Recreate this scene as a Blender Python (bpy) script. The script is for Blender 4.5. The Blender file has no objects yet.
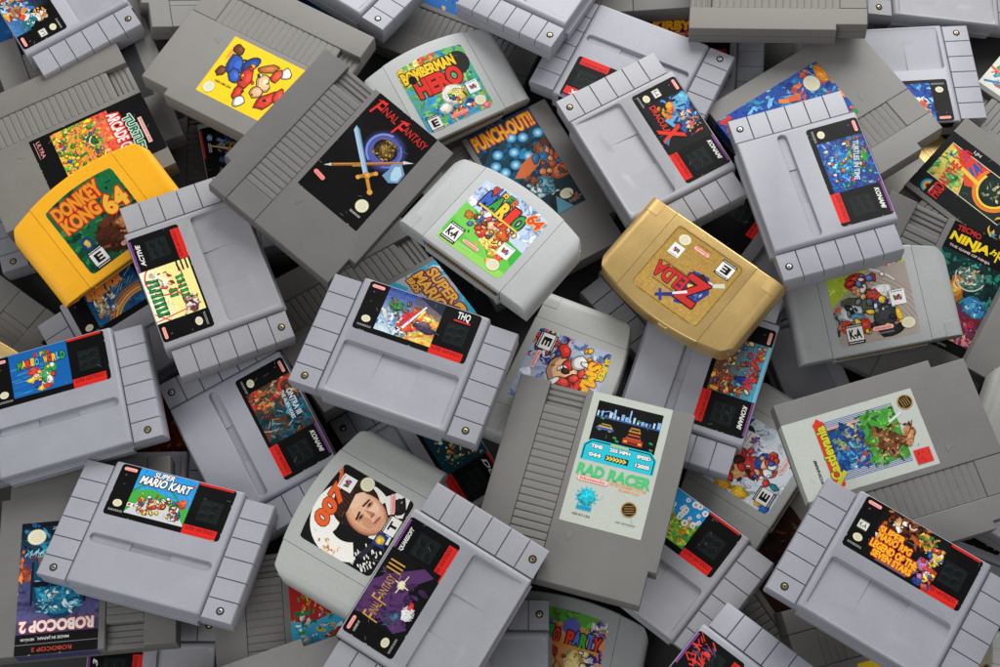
import bpy, bmesh, math, random
from mathutils import Vector, Matrix, Euler
from mathutils.geometry import tessellate_polygon
R = math.radians
MM = 0.001
sc = bpy.context.scene
COL = sc.collection

# ---------------------------------------------------------------- helpers
def lin(c):
    return tuple(((v/255.0)/12.92 if v/255.0 <= 0.04045 else ((v/255.0+0.055)/1.055)**2.4) for v in c)

class MB:
    """collects solids (millimetres) into one mesh"""
    def __init__(s): s.v=[]; s.f=[]; s.m=[]
    def add(s, vs, fs, m=0):
        o=len(s.v); s.v+= [tuple(v) for v in vs]; s.f+=[tuple(i+o for i in f) for f in fs]; s.m+=[m]*len(fs)
    def box(s, x0,x1,y0,y1,z0,z1,m=0):
        s.add([(x0,y0,z0),(x1,y0,z0),(x1,y1,z0),(x0,y1,z0),(x0,y0,z1),(x1,y0,z1),(x1,y1,z1),(x0,y1,z1)],
              [(3,2,1,0),(4,5,6,7),(0,1,5,4),(1,2,6,5),(2,3,7,6),(3,0,4,7)],m)
    def stack(s, loops, cap0=True, cap1=True, m=0):
        """loops: list of lists of 3-d points with equal count, bottom to top"""
        n=len(loops[0]); o=len(s.v)
        for L in loops: s.v+=[tuple(p) for p in L]
        for k in range(len(loops)-1):
            a=o+k*n; b=a+n
            for i in range(n):
                j=(i+1)%n; s.f.append((a+i,a+j,b+j,b+i)); s.m.append(m)
        for cap,k,flip in ((cap0,0,True),(cap1,len(loops)-1,False)):
            if not cap: continue
            L=loops[k]; a=o+k*n
            for t in tessellate_polygon([[Vector((p[0],p[1],0)) for p in L]]):
                p,q,r=[L[i] for i in t]
                up=((q[0]-p[0])*(r[1]-p[1])-(q[1]-p[1])*(r[0]-p[0]))>0
                if up==flip: t=(t[0],t[2],t[1])
                s.f.append(tuple(a+i for i in t)); s.m.append(m)
    def cap_with_hole(s, outer, hole, m=0):
        o=len(s.v); P=list(outer)+list(hole); s.v+=[tuple(p) for p in P]
        for t in tessellate_polygon([[Vector((p[0],p[1],0)) for p in outer],[Vector((p[0],p[1],0)) for p in hole]]):
            p,q,r=[P[i] for i in t]
            if ((q[0]-p[0])*(r[1]-p[1])-(q[1]-p[1])*(r[0]-p[0]))<0: t=(t[0],t[2],t[1])
            s.f.append(tuple(o+i for i in t)); s.m.append(m)
    def mesh(s, name, mats, angle=32, smooth=True):
        me=bpy.data.meshes.new(name)
        me.from_pydata([(x*MM,y*MM,z*MM) for x,y,z in s.v],[],s.f)
        for m in mats: me.materials.append(m)
        for p,m in zip(me.polygons,s.m): p.material_index=m; p.use_smooth=smooth
        bm=bmesh.new(); bm.from_mesh(me); bmesh.ops.remove_doubles(bm,verts=bm.verts,dist=2e-6); bm.to_mesh(me); bm.free()
        if smooth: me.set_sharp_from_angle(angle=R(angle))
        me.update(); return me

def offset(pts, d):
    """inward mitred offset of a ccw polygon"""
    n=len(pts); out=[]
    for i in range(n):
        a,b,c=pts[i-1],pts[i],pts[(i+1)%n]
        e1=Vector((b[0]-a[0],b[1]-a[1])).normalized(); e2=Vector((c[0]-b[0],c[1]-b[1])).normalized()
        n1=Vector((-e1.y,e1.x)); n2=Vector((-e2.y,e2.x))
        k=d/max(0.35,1+n1.dot(n2)); out.append((b[0]+(n1.x+n2.x)*k, b[1]+(n1.y+n2.y)*k))
    return out
def rrect(x0,x1,y0,y1,r,n=5):
    out=[]
    for cx,cy,a0 in ((x1-r,y0+r,-90),(x1-r,y1-r,0),(x0+r,y1-r,90),(x0+r,y0+r,180)):
        for k in range(n+1):
            a=R(a0+90*k/n); out.append((cx+r*math.cos(a),cy+r*math.sin(a)))
    return out
def at(pts,z): return [(p[0],p[1],z) for p in pts]
def fillet(pts, z0, z1, r, n=4):
    L=[at(pts,z0)]
    for k in range(n+1):
        a=math.pi/2*k/n; L.append(at(offset(pts,r*(1-math.cos(a))), z1-r+r*math.sin(a)))
    return L

# ---------------------------------------------------------------- materials
def plastic(name, rgb, rough=0.5, bump=0.12, mott=0.06, metallic=0.0, spec=0.45, grain=2200):
    m=bpy.data.materials.new(name); m.use_nodes=True; nt=m.node_tree; N=nt.nodes; L=nt.links
    b=N['Principled BSDF']; b.inputs['Roughness'].default_value=rough; b.inputs['Metallic'].default_value=metallic
    b.inputs['Specular IOR Level'].default_value=spec
    tc=N.new('ShaderNodeTexCoord'); oi=N.new('ShaderNodeObjectInfo')
    ad=N.new('ShaderNodeVectorMath'); ad.operation='ADD'; L.new(tc.outputs['Object'],ad.inputs[0]); L.new(oi.outputs['Random'],ad.inputs[1])
    n1=N.new('ShaderNodeTexNoise'); n1.inputs['Scale'].default_value=38; n1.inputs['Detail'].default_value=6; n1.inputs['Roughness'].default_value=.62
    L.new(ad.outputs[0],n1.inputs['Vector'])
    mr=N.new('ShaderNodeMapRange'); mr.inputs['From Min'].default_value=.3; mr.inputs['From Max'].default_value=.7
    mr.inputs['To Min'].default_value=1-mott; mr.inputs['To Max'].default_value=1+mott; L.new(n1.outputs['Fac'],mr.inputs['Value'])
    at_=N.new('ShaderNodeAttribute'); at_.attribute_type='OBJECT'; at_.attribute_name='tint_shade'
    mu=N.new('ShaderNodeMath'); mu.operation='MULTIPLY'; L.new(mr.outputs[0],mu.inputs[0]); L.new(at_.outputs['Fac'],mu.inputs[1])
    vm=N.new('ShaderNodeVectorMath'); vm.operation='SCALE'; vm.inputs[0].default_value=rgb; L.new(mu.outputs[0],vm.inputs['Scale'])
    ag=N.new('ShaderNodeAttribute'); ag.attribute_type='OBJECT'; ag.attribute_name='age'
    n3=N.new('ShaderNodeTexNoise'); n3.inputs['Scale'].default_value=1100; n3.inputs['Detail'].default_value=2; L.new(ad.outputs[0],n3.inputs['Vector'])
    mr3=N.new('ShaderNodeMapRange'); mr3.inputs['From Min'].default_value=.3; mr3.inputs['From Max'].default_value=.7; mr3.inputs['To Min'].default_value=.95; mr3.inputs['To Max'].default_value=1.05; L.new(n3.outputs['Fac'],mr3.inputs['Value'])
    vm2=N.new('ShaderNodeVectorMath'); vm2.operation='SCALE'; L.new(vm.outputs[0],vm2.inputs[0]); L.new(mr3.outputs[0],vm2.inputs['Scale'])
    # hairline scuffs: thin stretched noise, only where a patch of handling wear lies
    mp=N.new('ShaderNodeMapping'); mp.inputs['Scale'].default_value=(1900,70,70); mp.inputs['Rotation'].default_value=(0,0,.6); L.new(ad.outputs[0],mp.inputs['Vector'])
    n4=N.new('ShaderNodeTexNoise'); n4.inputs['Scale'].default_value=1; n4.inputs['Detail'].default_value=1; L.new(mp.outputs[0],n4.inputs['Vector'])
    mr4=N.new('ShaderNodeMapRange'); mr4.inputs['From Min'].default_value=.68; mr4.inputs['From Max'].default_value=.76; L.new(n4.outputs['Fac'],mr4.inputs['Value'])
    mr5=N.new('ShaderNodeMapRange'); mr5.inputs['From Min'].default_value=.5; mr5.inputs['From Max'].default_value=.68; mr5.inputs['To Max'].default_value=.35; L.new(n1.outputs['Fac'],mr5.inputs['Value'])
    mm=N.new('ShaderNodeMath'); mm.operation='MULTIPLY'; L.new(mr4.outputs[0],mm.inputs[0]); L.new(mr5.outputs[0],mm.inputs[1])
    mx=N.new('ShaderNodeMix'); mx.data_type='RGBA'; L.new(mm.outputs[0],mx.inputs['Factor']); L.new(vm2.outputs[0],mx.inputs['A']); mx.inputs['B'].default_value=tuple(min(.8,v*1.35+.04) for v in rgb)+(1,)
    yl=N.new('ShaderNodeMix'); yl.data_type='RGBA'; yl.blend_type='MULTIPLY'; L.new(ag.outputs['Fac'],yl.inputs['Factor']); L.new(mx.outputs['Result'],yl.inputs['A']); yl.inputs['B'].default_value=(1.0,.965,.86,1)
    L.new(yl.outputs['Result'],b.inputs['Base Color'])
    n2=N.new('ShaderNodeTexNoise'); n2.inputs['Scale'].default_value=grain; n2.inputs['Detail'].default_value=2; L.new(ad.outputs[0],n2.inputs['Vector'])
    bp=N.new('ShaderNodeBump'); bp.inputs['Strength'].default_value=bump; bp.inputs['Distance'].default_value=.0003
    L.new(n2.outputs['Fac'],bp.inputs['Height']); L.new(bp.outputs[0],b.inputs['Normal'])
    mr2=N.new('ShaderNodeMapRange'); mr2.inputs['To Min'].default_value=rough-.08; mr2.inputs['To Max'].default_value=rough+.1
    L.new(n1.outputs['Fac'],mr2.inputs['Value']); L.new(mr2.outputs[0],b.inputs['Roughness'])
    return m
def printed():
    m=bpy.data.materials.new('printed_label'); m.use_nodes=True; nt=m.node_tree; N=nt.nodes; L=nt.links
    b=N['Principled BSDF']; b.inputs['Roughness'].default_value=.4; b.inputs['Specular IOR Level'].default_value=.12
    a=N.new('ShaderNodeAttribute'); a.attribute_name='ink'
    tc=N.new('ShaderNodeTexCoord')
    n1=N.new('ShaderNodeTexNoise'); n1.inputs['Scale'].default_value=2600; n1.inputs['Detail'].default_value=2; L.new(tc.outputs['Object'],n1.inputs['Vector'])
    mr=N.new('ShaderNodeMapRange'); mr.inputs['From Min'].default_value=.3; mr.inputs['From Max'].default_value=.7
    mr.inputs['To Min'].default_value=.84; mr.inputs['To Max'].default_value=1.1; L.new(n1.outputs['Fac'],mr.inputs['Value'])
    nb=N.new('ShaderNodeTexNoise'); nb.inputs['Scale'].default_value=620; nb.inputs['Detail'].default_value=4; nb.inputs['Distortion'].default_value=1.6; L.new(tc.outputs['Object'],nb.inputs['Vector'])
    mb=N.new('ShaderNodeMapRange'); mb.inputs['From Min'].default_value=.28; mb.inputs['From Max'].default_value=.72; mb.inputs['To Min'].default_value=.38; mb.inputs['To Max'].default_value=1.55; L.new(nb.outputs['Fac'],mb.inputs['Value'])
    sw=N.new('ShaderNodeMix'); L.new(a.outputs['Alpha'],sw.inputs['Factor']); L.new(mr.outputs[0],sw.inputs['A']); L.new(mb.outputs[0],sw.inputs['B'])
    hs=N.new('ShaderNodeHueSaturation'); L.new(a.outputs['Color'],hs.inputs['Color'])
    nh=N.new('ShaderNodeTexNoise'); nh.inputs['Scale'].default_value=430; nh.inputs['Detail'].default_value=3; nh.inputs['Distortion'].default_value=1.2; L.new(tc.outputs['Object'],nh.inputs['Vector'])
    mh=N.new('ShaderNodeMapRange'); mh.inputs['From Min'].default_value=.3; mh.inputs['From Max'].default_value=.7; mh.inputs['To Min'].default_value=.455; mh.inputs['To Max'].default_value=.545; L.new(nh.outputs['Fac'],mh.inputs['Value'])
    sh=N.new('ShaderNodeMix'); sh.inputs['A'].default_value=.5; L.new(a.outputs['Alpha'],sh.inputs['Factor']); L.new(mh.outputs[0],sh.inputs['B']); L.new(sh.outputs['Result'],hs.inputs['Hue'])
    vm=N.new('ShaderNodeVectorMath'); vm.operation='SCALE'; L.new(hs.outputs['Color'],vm.inputs[0]); L.new(sw.outputs['Result'],vm.inputs['Scale'])
    n2=N.new('ShaderNodeTexNoise'); n2.inputs['Scale'].default_value=45; n2.inputs['Detail'].default_value=5; L.new(tc.outputs['Object'],n2.inputs['Vector'])
    mr2=N.new('ShaderNodeMapRange'); mr2.inputs['To Min'].default_value=.26; mr2.inputs['To Max'].default_value=.55
    L.new(n2.outputs['Fac'],mr2.inputs['Value']); L.new(mr2.outputs[0],b.inputs['Roughness'])
    L.new(vm.outputs[0],b.inputs['Base Color'])
    return m
M_S=plastic('lavender_grey_plastic',(.335,.342,.385),.40,.10,.045)
M_N=plastic('warm_dark_grey_plastic',(.185,.180,.172),.60,.22,.05,spec=.35,grain=1700)
M_K=plastic('light_grey_plastic',(.40,.415,.41),.42,.08,.03)
M_K2=plastic('greenish_grey_plastic',(.385,.395,.375),.42,.08,.03)
M_Y=plastic('banana_yellow_plastic',(1.0,.475,.014),.40,.08,.03,spec=.28)
M_G=plastic('gold_plastic',(.60,.41,.155),.33,.25,.06,metallic=.62,grain=1500)
M_DK=plastic('painted_gap_shade',(.02,.02,.02),.8,0,0)  # flat black painted in for the shade of screw wells and contact slots
M_BR=plastic('brass_screw',(.52,.40,.20),.3,0,.1,metallic=.9)
M_ST=plastic('steel_screw',(.55,.55,.55),.3,0,.1,metallic=.9)
M_CT=plastic('copper_contact',(.35,.20,.06),.4,0,.1,metallic=.5)
M_BD=plastic('brown_board',(.10,.055,.025),.5,0,.1)
M_L=printed()

# ---------------------------------------------------------------- wide cartridge meshes (136 x 87 x 20)
def snes_front(slot):
    b=MB()
    b.box(-66.6,66.6,-43.1,39.5,9.6,15.3)
    out=rrect(-46.5,46.5,-43.5,43.5,1.2,3)
    L=[at(out,9.9)]
    for dx,dy,z in ((0,0,17.0),(.25,.12,18.2),(.8,.35,19.2),(1.6,.7,19.75),(2.6,1.1,20.0)):
        L.append([(x*(46.5-dx)/46.5,y*(43.5-dy)/43.5,z) for x,y in out])
    b.stack(L,True,False)
    if slot:
        hole=lambda o,z: at(rrect(-42.5-o,42.5+o,-14.8-o,-8.6+o,3.05+o,6),z)
        b.cap_with_hole(L[-1],hole(.6,20.0))
        b.stack([hole(-.5,16.6),hole(-.1,17.2),hole(0,19.2),hole(.25,19.75),hole(.6,20.0)],False,False)
        # flip so that the walls face inward
        k=len(b.f)-4*len(hole(0,0))
        for i in range(k,len(b.f)): b.f[i]=tuple(reversed(b.f[i]))
        b.box(-43,43,-15.2,-8.2,15.4,16.7)
        for x0,x1 in ((-42.5,-14.2),(14.2,42.5)): b.box(x0,x1,-14.65,-8.75,16.6,17.5)
    else:
        r=2.6; hole=lambda o,z: at(rrect(-41.5-o,41.5+o,-41-o,-4+o,r+o,5),z)
        b.cap_with_hole(L[-1],hole(.9,20.0))
        H=hole(0,0)
        def dz(x,y):
            t=min(1,max(0,(y+41)/33.0)); d=.25+2.55*t**.75
            return 20-d
        wall=[[(x,y,dz(x,y)) for x,y,_ in hole(-.5,0)],[(x,y,min(19.75,dz(x,y)+.5)) for x,y,_ in hole(0,0)],[(p[0],p[1],19.8) for p in hole(.35,0)],hole(.9,20.0)]
        n0=len(b.f); b.stack(wall,False,False)
        for i in range(n0,len(b.f)): b.f[i]=tuple(reversed(b.f[i]))
        # floor as a grid, middle third scooped a little deeper towards the label
        xs=[-42,-28,-14.05,-13.95,-7,0,7,13.95,14.05,28,42]; ys=[-41.5+38*k/12 for k in range(13)]
        def fl(x,y):
            z=dz(x,y)
            if abs(x)<14: z-= .9*max(0,(y+30)/26.0)**1.2 if y>-30 else 0
            return z
        vs=[(x,y,fl(x,y)) for y in ys for x in xs]; nx=len(xs)
        b.add(vs,[(j*nx+i,j*nx+i+1,(j+1)*nx+i+1,(j+1)*nx+i) for j in range(12) for i in range(nx-1)])
    return b.mesh('wide_front_'+('slot' if slot else 'recess'),[M_S],28)
def snes_back():
    b=MB(); out=rrect(-68,68,-43.5,40,1.5,4); L=[]
    for d,z in ((1.6,0),(.5,.4),(0,1.4),(0,9.2)): L.append(at(offset(out,d),z))
    b.stack(L); b.box(-46.5,46.5,38,43.5,.6,9.2); b.box(-43.5,43.5,-45.6,-42,1.0,7.9); b.box(-45,45,-44.2,-42,8.7,9.4)
    return b.mesh('wide_back',[M_S],28)
def snes_grip(sgn):
    b=MB(); y=-43.5; n=6; h=(40+43.5)/n
    for k in range(n):
        y0=y+k*h+(.22 if k else 0); y1=y+(k+1)*h-(.22 if k<n-1 else 0)
        X0,X1=47.3,68
        out=[(X0,y0),(X1,y0),(X1,y1),(X0,y1)]
        L=[]
        for dxo,d,z in ((0,0,9.7),(0,0,15.2),(.25,.02,16.2),(.8,.10,16.9),(1.5,.25,17.15)):
            L.append([(X0+d,y0+d,z+(.35 if z>15.5 else 0)),(X1-dxo,y0+d,z),(X1-dxo,y1-d,z),(X0+d,y1-d,z+(.35 if z>15.5 else 0))])
        if sgn<0: L=[[(-p[0],p[1],p[2]) for p in reversed(l)] for l in L]
        b.stack(L)
    return b.mesh('grip',[M_S],30)
def disc(r,z,n=14): return [(r*math.cos(2*math.pi*k/n),r*math.sin(2*math.pi*k/n),z) for k in range(n)]
def screw_mesh(metal):
    b=MB(); b.stack([disc(2.75,0),disc(2.7,.12)],False,True,0)
    b.stack([disc(1.6,.12),disc(1.5,.3),disc(1.1,.42),disc(.7,.45)],False,True,1); b.stack([disc(.7,.46),disc(.62,.47)],False,True,0)
    return b.mesh('screw',[M_DK,metal],40)

# ---------------------------------------------------------------- tall cartridge meshes (120 x 133 x 17)
N_BACK=[(-54.5,-66.5),(54.5,-66.5),(54.5,-43.5),(60,-43.5),(60,66.5),(-60,66.5),(-60,-43.5),(-54.5,-43.5)]
N_LEFT=[(-54.5,-66.5),(-38.75,-66.5),(-38.75,66.5),(-60,66.5),(-60,-43.5),(-54.5,-43.5)]
N_RIGHT=[(-13.45,-66.5),(54.5,-66.5),(54.5,-43.5),(60,-43.5),(60,66.5),(-13.45,66.5)]
def nes_front():
    b=MB()
    for o in (N_LEFT,N_RIGHT): b.stack(fillet(o,8.7,17.0,.8,4))
    # small arrow near the foot of the label
    tri=[(-3.2,-32.2),(0.0,-38.0),(3.2,-32.2)]
    b.stack([at(tri,16.9),at(offset(tri,.1),17.16),at(offset(tri,.5),17.22)],False,True)
    # crease that marks the foot of the ribs
    return b.mesh('tall_front',[M_N],28)
def nes_back():
    b=MB(); L=[at(offset(N_BACK,d),z) for d,z in ((1.4,0),(.4,.4),(0,1.4),(0,8.2))]; b.stack(L)
    return b.mesh('tall_back',[M_N],28)
def nes_ribs():
    b=MB(); x0,x1=-38.45,-13.75
    prof=[(-66.3,9.0),(-66.3,16.3),(-65.8,16.85),(-46.9,16.85),(-46.4,16.6)]; y=-46.4; p=5.3
    while y<48.5:
        y1=min(y+p,49.5)
        prof+=[(y+.02,15.75),(y+.7,16.4),(y1-1.3,16.15),(y1-.35,15.95)]; y=y1
    prof+=[(49.5,15.6),(49.7,11.1)]
    for k in range(4):
        a=49.7+k*4.2; prof+=[(a+.25,11.3),(a+1.0,12.1),(a+3.0,11.8),(a+3.9,11.15)]
    prof+=[(66.4,11.0),(66.4,9.0)]
    n=len(prof)
    b.add([(x0,y,z) for y,z in prof]+[(x1,y,z) for y,z in prof],[(i,i+n,(i+1)%n+n,(i+1)%n) for i in range(n)])
    return b.mesh('ribs',[M_N],20)

# ---------------------------------------------------------------- rounded cartridge meshes (116 x 75 x 19)
def ytop(x): return 36.0-9.5*(x/58.0)**2-(0.9*max(0,abs(x)-52)**1.25)
KPF=[(9.9,0,0),(12.6,.05,0),(14.8,.45,.08),(16.5,1.25,.25),(17.7,2.5,.5),(18.45,4.0,.8),(18.85,5.6,1.15),(19.0,7.6,1.7)]
KPB=[(0,4.5,1.6),(.25,2.6,.9),(.9,1.2,.4),(2.2,.4,.1),(4.5,0,0),(9.2,0,0)]
def ksec(a,b,n,dx,dy,z,yb=-37.5,outer=None):
    lo,hi=a,b
    if outer=='r': hi=b-dx
    if outer=='l': lo=a+dx
    xs=[lo+(hi-lo)*k/n for k in range(n+1)]
    pts=[(x,yb+dy,z) for x in xs]+[(x,ytop(x)-dy,z) for x in reversed(xs)]
    return pts
def kwz(x):
    d=58-abs(x)
    for (z0,d0,_),(z1,d1,_) in zip(KPF,KPF[1:]):
        if d<=d1: return z0+(z1-z0)*(d-d0)/(d1-d0)
    return 19.0
def n64_front(mat):
    b=MB()
    for s,o in ((1,'r'),(-1,'l')):
        A,B=(35.25,58) if s>0 else (-58,-35.25)
        b.stack([ksec(A,B,14,dx,dy,z,outer=o) for z,dx,dy in KPF])
        # shallow thumb pad low on the wing
        xs=[s*(45.5+10.6*k/10) for k in range(11)]
        if s<0: xs=xs[::-1]
        lo=[(x,-36.9,kwz(x)-.4) for x in xs]+[(x,-25.5,kwz(x)-.4) for x in reversed(xs)]
        hi=[(x,-36.5,kwz(x)+.22) for x in xs]+[(x,-25.9,kwz(x)+.30) for x in reversed(xs)]
        n=len(lo); b.add(lo+hi,[(i,(i+1)%n,(i+1)%n+n,i+n) for i in range(n)]+[(n+i,n+i+1,n+2*11-2-i,n+2*11-1-i) for i in range(10)])
    b.stack([ksec(-34.95,34.95,20,0,dy,z) for z,dx,dy in ((15.2,0,0),(17.2,0,.05),(18.2,0,.3),(18.75,0,.8),(19.0,0,1.5))])
    b.stack([ksec(-34.95,34.95,20,0,0,z,yb=-32.5) for z in (9.9,15.2)])
    b.box(-36,36,-32,24,10,17.6)
    return b.mesh('rounded_front',[mat],30)
def n64_back(mat):
    b=MB()
    for s,o in ((1,'r'),(-1,'l')):
        A,B=(35.1,58) if s>0 else (-58,-35.1)
        b.stack([ksec(A,B,12,dx,dy,z,outer=o) for z,dx,dy in KPB])
    b.stack([ksec(-35.1,35.1,20,0,dy,z) for z,dx,dy in ((0,0,1.6),(.9,0,.4),(2.2,0,.1),(5.2,0,0))])
    b.box(-33.4,33.4,-38.9,-33,2.2,9.6)
    b.stack([ksec(-35.1,35.1,20,0,0,z,yb=-32.5) for z in (5.2,9.2)])
    b.box(-56,56,-36,24,8.8,10.2)
    return b.mesh('rounded_back',[mat],30)
def n64_contacts():
    b=MB(); b.box(-33,33,-36.4,-32.45,9.7,15.1,0)
    b.box(-31.5,31.5,-38.2,-36.4,10.6,12.6,2)
    for k in range(25): b.box(-30+2.4*k,-28.5+2.4*k,-38.35,-37.0,10.5,12.75,1)
    return b.mesh('contacts',[M_DK,M_CT,M_BD],30,False)
# ---------------------------------------------------------------- print: flat inks laid on a label
_TX={}
def textmesh(s,bold,shear):
    k=(s,round(bold,3),round(shear,2))
    if k in _TX: return _TX[k]
    cu=bpy.data.curves.new('t','FONT'); cu.body=s; cu.size=1; cu.offset=bold; cu.shear=shear; cu.resolution_u=3; cu.fill_mode='FRONT'
    o=bpy.data.objects.new('t',cu); COL.objects.link(o)
    dg=bpy.context.evaluated_depsgraph_get(); me=o.evaluated_get(dg).to_mesh()
    vs=[(v.co.x,v.co.y) for v in me.vertices]; tr=[]
    for p in me.polygons:
        q=list(p.vertices)
        for i in range(1,len(q)-1): tr.append((q[0],q[i],q[i+1]))
    o.evaluated_get(dg).to_mesh_clear(); bpy.data.objects.remove(o); bpy.data.curves.remove(cu)
    _TX[k]=(vs,tr); return _TX[k]
def convex_clip(tri,poly):
    out=list(tri); n=len(poly)
    for k in range(n):
        a,b=poly[k],poly[(k+1)%n]; new=[]; m=len(out)
        for j in range(m):
            s,e=out[j],out[(j+1)%m]
            ds=(b[0]-a[0])*(s[1]-a[1])-(b[1]-a[1])*(s[0]-a[0]); de=(b[0]-a[0])*(e[1]-a[1])-(b[1]-a[1])*(e[0]-a[0])
            if ds>=0: new.append(s)
            if (ds>0 and de<0) or (ds<0 and de>0):
                t=ds/(ds-de); new.append((s[0]+(e[0]-s[0])*t,s[1]+(e[1]-s[1])*t))
        out=new
        if len(out)<3: return []
    return out
class Print:
    def __init__(s,outline,seed): s.outline=outline; s.clip=outline; s.prims=[]; s.busy=0.0; s.r=random.Random(seed); s.extra=[]
    def region(s,x0=None,x1=None,y0=None,y1=None):
        s.clip=s.outline if x0 is None else convex_clip(s.outline,[(x0,y0),(x1,y0),(x1,y1),(x0,y1)])
    def tris(s,T,c):
        xs=[p[0] for p in s.clip]; ys=[p[1] for p in s.clip]; bx=(min(xs),max(xs),min(ys),max(ys)); out=[]
        for t in T: 
            g=convex_clip(t,s.clip)
            if len(g)>=3: out.append(g)
        if out: s.prims.append((out,c,s.busy))
    def poly(s,P,c):
        if len(P)==3 or len(P)==4 and False: s.tris([P],c); return
        T=tessellate_polygon([[Vector((p[0],p[1],0)) for p in P]]); out=[]
        for t in T:
            q=[P[i] for i in t]
            if (q[1][0]-q[0][0])*(q[2][1]-q[0][1])-(q[1][1]-q[0][1])*(q[2][0]-q[0][0])<0: q.reverse()
            out.append(q)
        s.tris(out,c)
    def rect(s,x0,y0,x1,y1,c,rot=0,cx=None,cy=None):
        P=[(x0,y0),(x1,y0),(x1,y1),(x0,y1)]
        if rot:
            cx=(x0+x1)/2 if cx is None else cx; cy=(y0+y1)/2 if cy is None else cy; P=[s.rp(p,cx,cy,rot) for p in P]
        s.tris([P],c)
    def rp(s,p,cx,cy,rot):
        a=R(rot); x,y=p[0]-cx,p[1]-cy; return (cx+x*math.cos(a)-y*math.sin(a),cy+x*math.sin(a)+y*math.cos(a))
    def grad(s,x0,y0,x1,y1,c0,c1,n=8,horiz=False):
        b0=s.busy; s.busy=.5
        for k in range(n):
            t=(k+.5)/n; c=tuple(c0[i]+(c1[i]-c0[i])*t for i in range(3))
            if horiz: s.rect(x0+(x1-x0)*k/n,y0,x0+(x1-x0)*(k+1)/n,y1,c)
            else: s.rect(x0,y0+(y1-y0)*k/n,x1,y0+(y1-y0)*(k+1)/n,c)
        s.busy=b0
    def ell(s,x,y,rx,ry,c,rot=0,n=18,jag=0):
        P=[]
        for k in range(n):
            a=2*math.pi*k/n; f=1-(jag if k%2 else 0); P.append(s.rp((x+rx*f*math.cos(a),y+ry*f*math.sin(a)),x,y,rot))
        s.tris([[(x,y),P[k],P[(k+1)%n]] for k in range(n)],c)
    def blob(s,x,y,rx,ry,c,rot=0,jit=.28,n=11,tone=True):
        b0=s.busy; s.busy=.75
        if tone and rx+ry>1.1:
            s.blob(x,y,rx,ry,tuple(v*.72 for v in c),rot,jit*.8,n,False); s.blob(x-rx*.06,y+ry*.1,rx*.86,ry*.82,tuple(v*.96 for v in c),rot,jit,n,False); s.blob(x-rx*.1,y+ry*.2,rx*.55,ry*.34,tuple(min(255,v*1.06+4) for v in c),rot+25,jit*1.4,n,False); s.busy=b0; return
        P=[]
        for k in range(n):
            a=2*math.pi*k/n; f=1+s.r.uniform(-jit,jit); P.append(s.rp((x+rx*f*math.cos(a),y+ry*f*math.sin(a)),x,y,rot))
        s.tris([[(x,y),P[k],P[(k+1)%n]] for k in range(n)],c); s.busy=b0
    def splat(s,x0,y0,x1,y1,cols,n,r0,r1):
        for _ in range(int(n*1.25)):
            r=r0+(r1-r0)*s.r.random()**1.6; c=s.r.choice(cols); v=s.r.uniform(.8,1.15)
            s.blob(s.r.uniform(x0,x1),s.r.uniform(y0,y1),r*1.15,r*s.r.uniform(.22,.75),tuple(min(255,q*v) for q in c),s.r.uniform(0,180),.55,9,s.r.random()<.18)
    def strokes(s,x0,y0,x1,y1,cols,n,l0,l1,w,a0=0,a1=180):
        for _ in range(n):
            l=s.r.uniform(l0,l1); x=s.r.uniform(x0,x1); y=s.r.uniform(y0,y1); ww=w*s.r.uniform(.5,1.3)
            s.rect(x-l/2,y-ww/2,x+l/2,y+ww/2,s.r.choice(cols),s.r.uniform(a0,a1))
    def line(s,x0,y0,x1,y1,w,c):
        d=Vector((x1-x0,y1-y0)); n=Vector((-d.y,d.x)).normalized()*w/2
        s.tris([[(x0-n.x,y0-n.y),(x1-n.x,y1-n.y),(x1+n.x,y1+n.y),(x0+n.x,y0+n.y)]],c)
    def arc(s,x,y,r,w,a0,a1,c,n=14,ry=None):
        ry=ry or r; T=[]
        for k in range(n):
            p=[]
            for a,q in ((k,-1),(k+1,-1),(k+1,1),(k,1)):
                t=R(a0+(a1-a0)*a/n); p.append((x+(r+q*w/2)*math.cos(t),y+(ry+q*w/2)*math.sin(t)))
            if (p[1][0]-p[0][0])*(p[2][1]-p[0][1])-(p[1][1]-p[0][1])*(p[2][0]-p[0][0])<0: p.reverse()
            T.append(p)
        s.tris(T,c)
    def text(s,t,cx,cy,w,h,c,rot=0,bold=.012,shear=0,out=None,ow=.05,warp=None,c2=None):
        base,_=textmesh(t,0,shear); xs=[p[0] for p in base]; ys=[p[1] for p in base]
        bx,by=(min(xs)+max(xs))/2,(min(ys)+max(ys))/2; sx=w/(max(xs)-min(xs)); sy=h/(max(ys)-min(ys))
        def put(b,col,dx=0,dy=0):
            vs,tr=textmesh(t,b,shear); Q=[]
            for x,y in vs:
                u=(x-bx)*sx+dx; v=(y-by)*sy+dy
                if warp: u,v=warp(u,v,w,h)
                Q.append(s.rp((cx+u,cy+v),cx,cy,rot))
            T=[]
            for a,b_,d in tr:
                q=[Q[a],Q[b_],Q[d]]
                ar=(q[1][0]-q[0][0])*(q[2][1]-q[0][1])-(q[1][1]-q[0][1])*(q[2][0]-q[0][0])
                if ar<0: q.reverse()
                T.append(q)
            s.tris(T,col)
        if out:
            k=ow
            for a in range(8): put(bold,out,k*h*math.cos(a*math.pi/4),k*h*math.sin(a*math.pi/4))
        put(bold,c)
        if c2: # lighter top half
            old=s.clip; put(-.001,c2)
            s.clip=old
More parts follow.
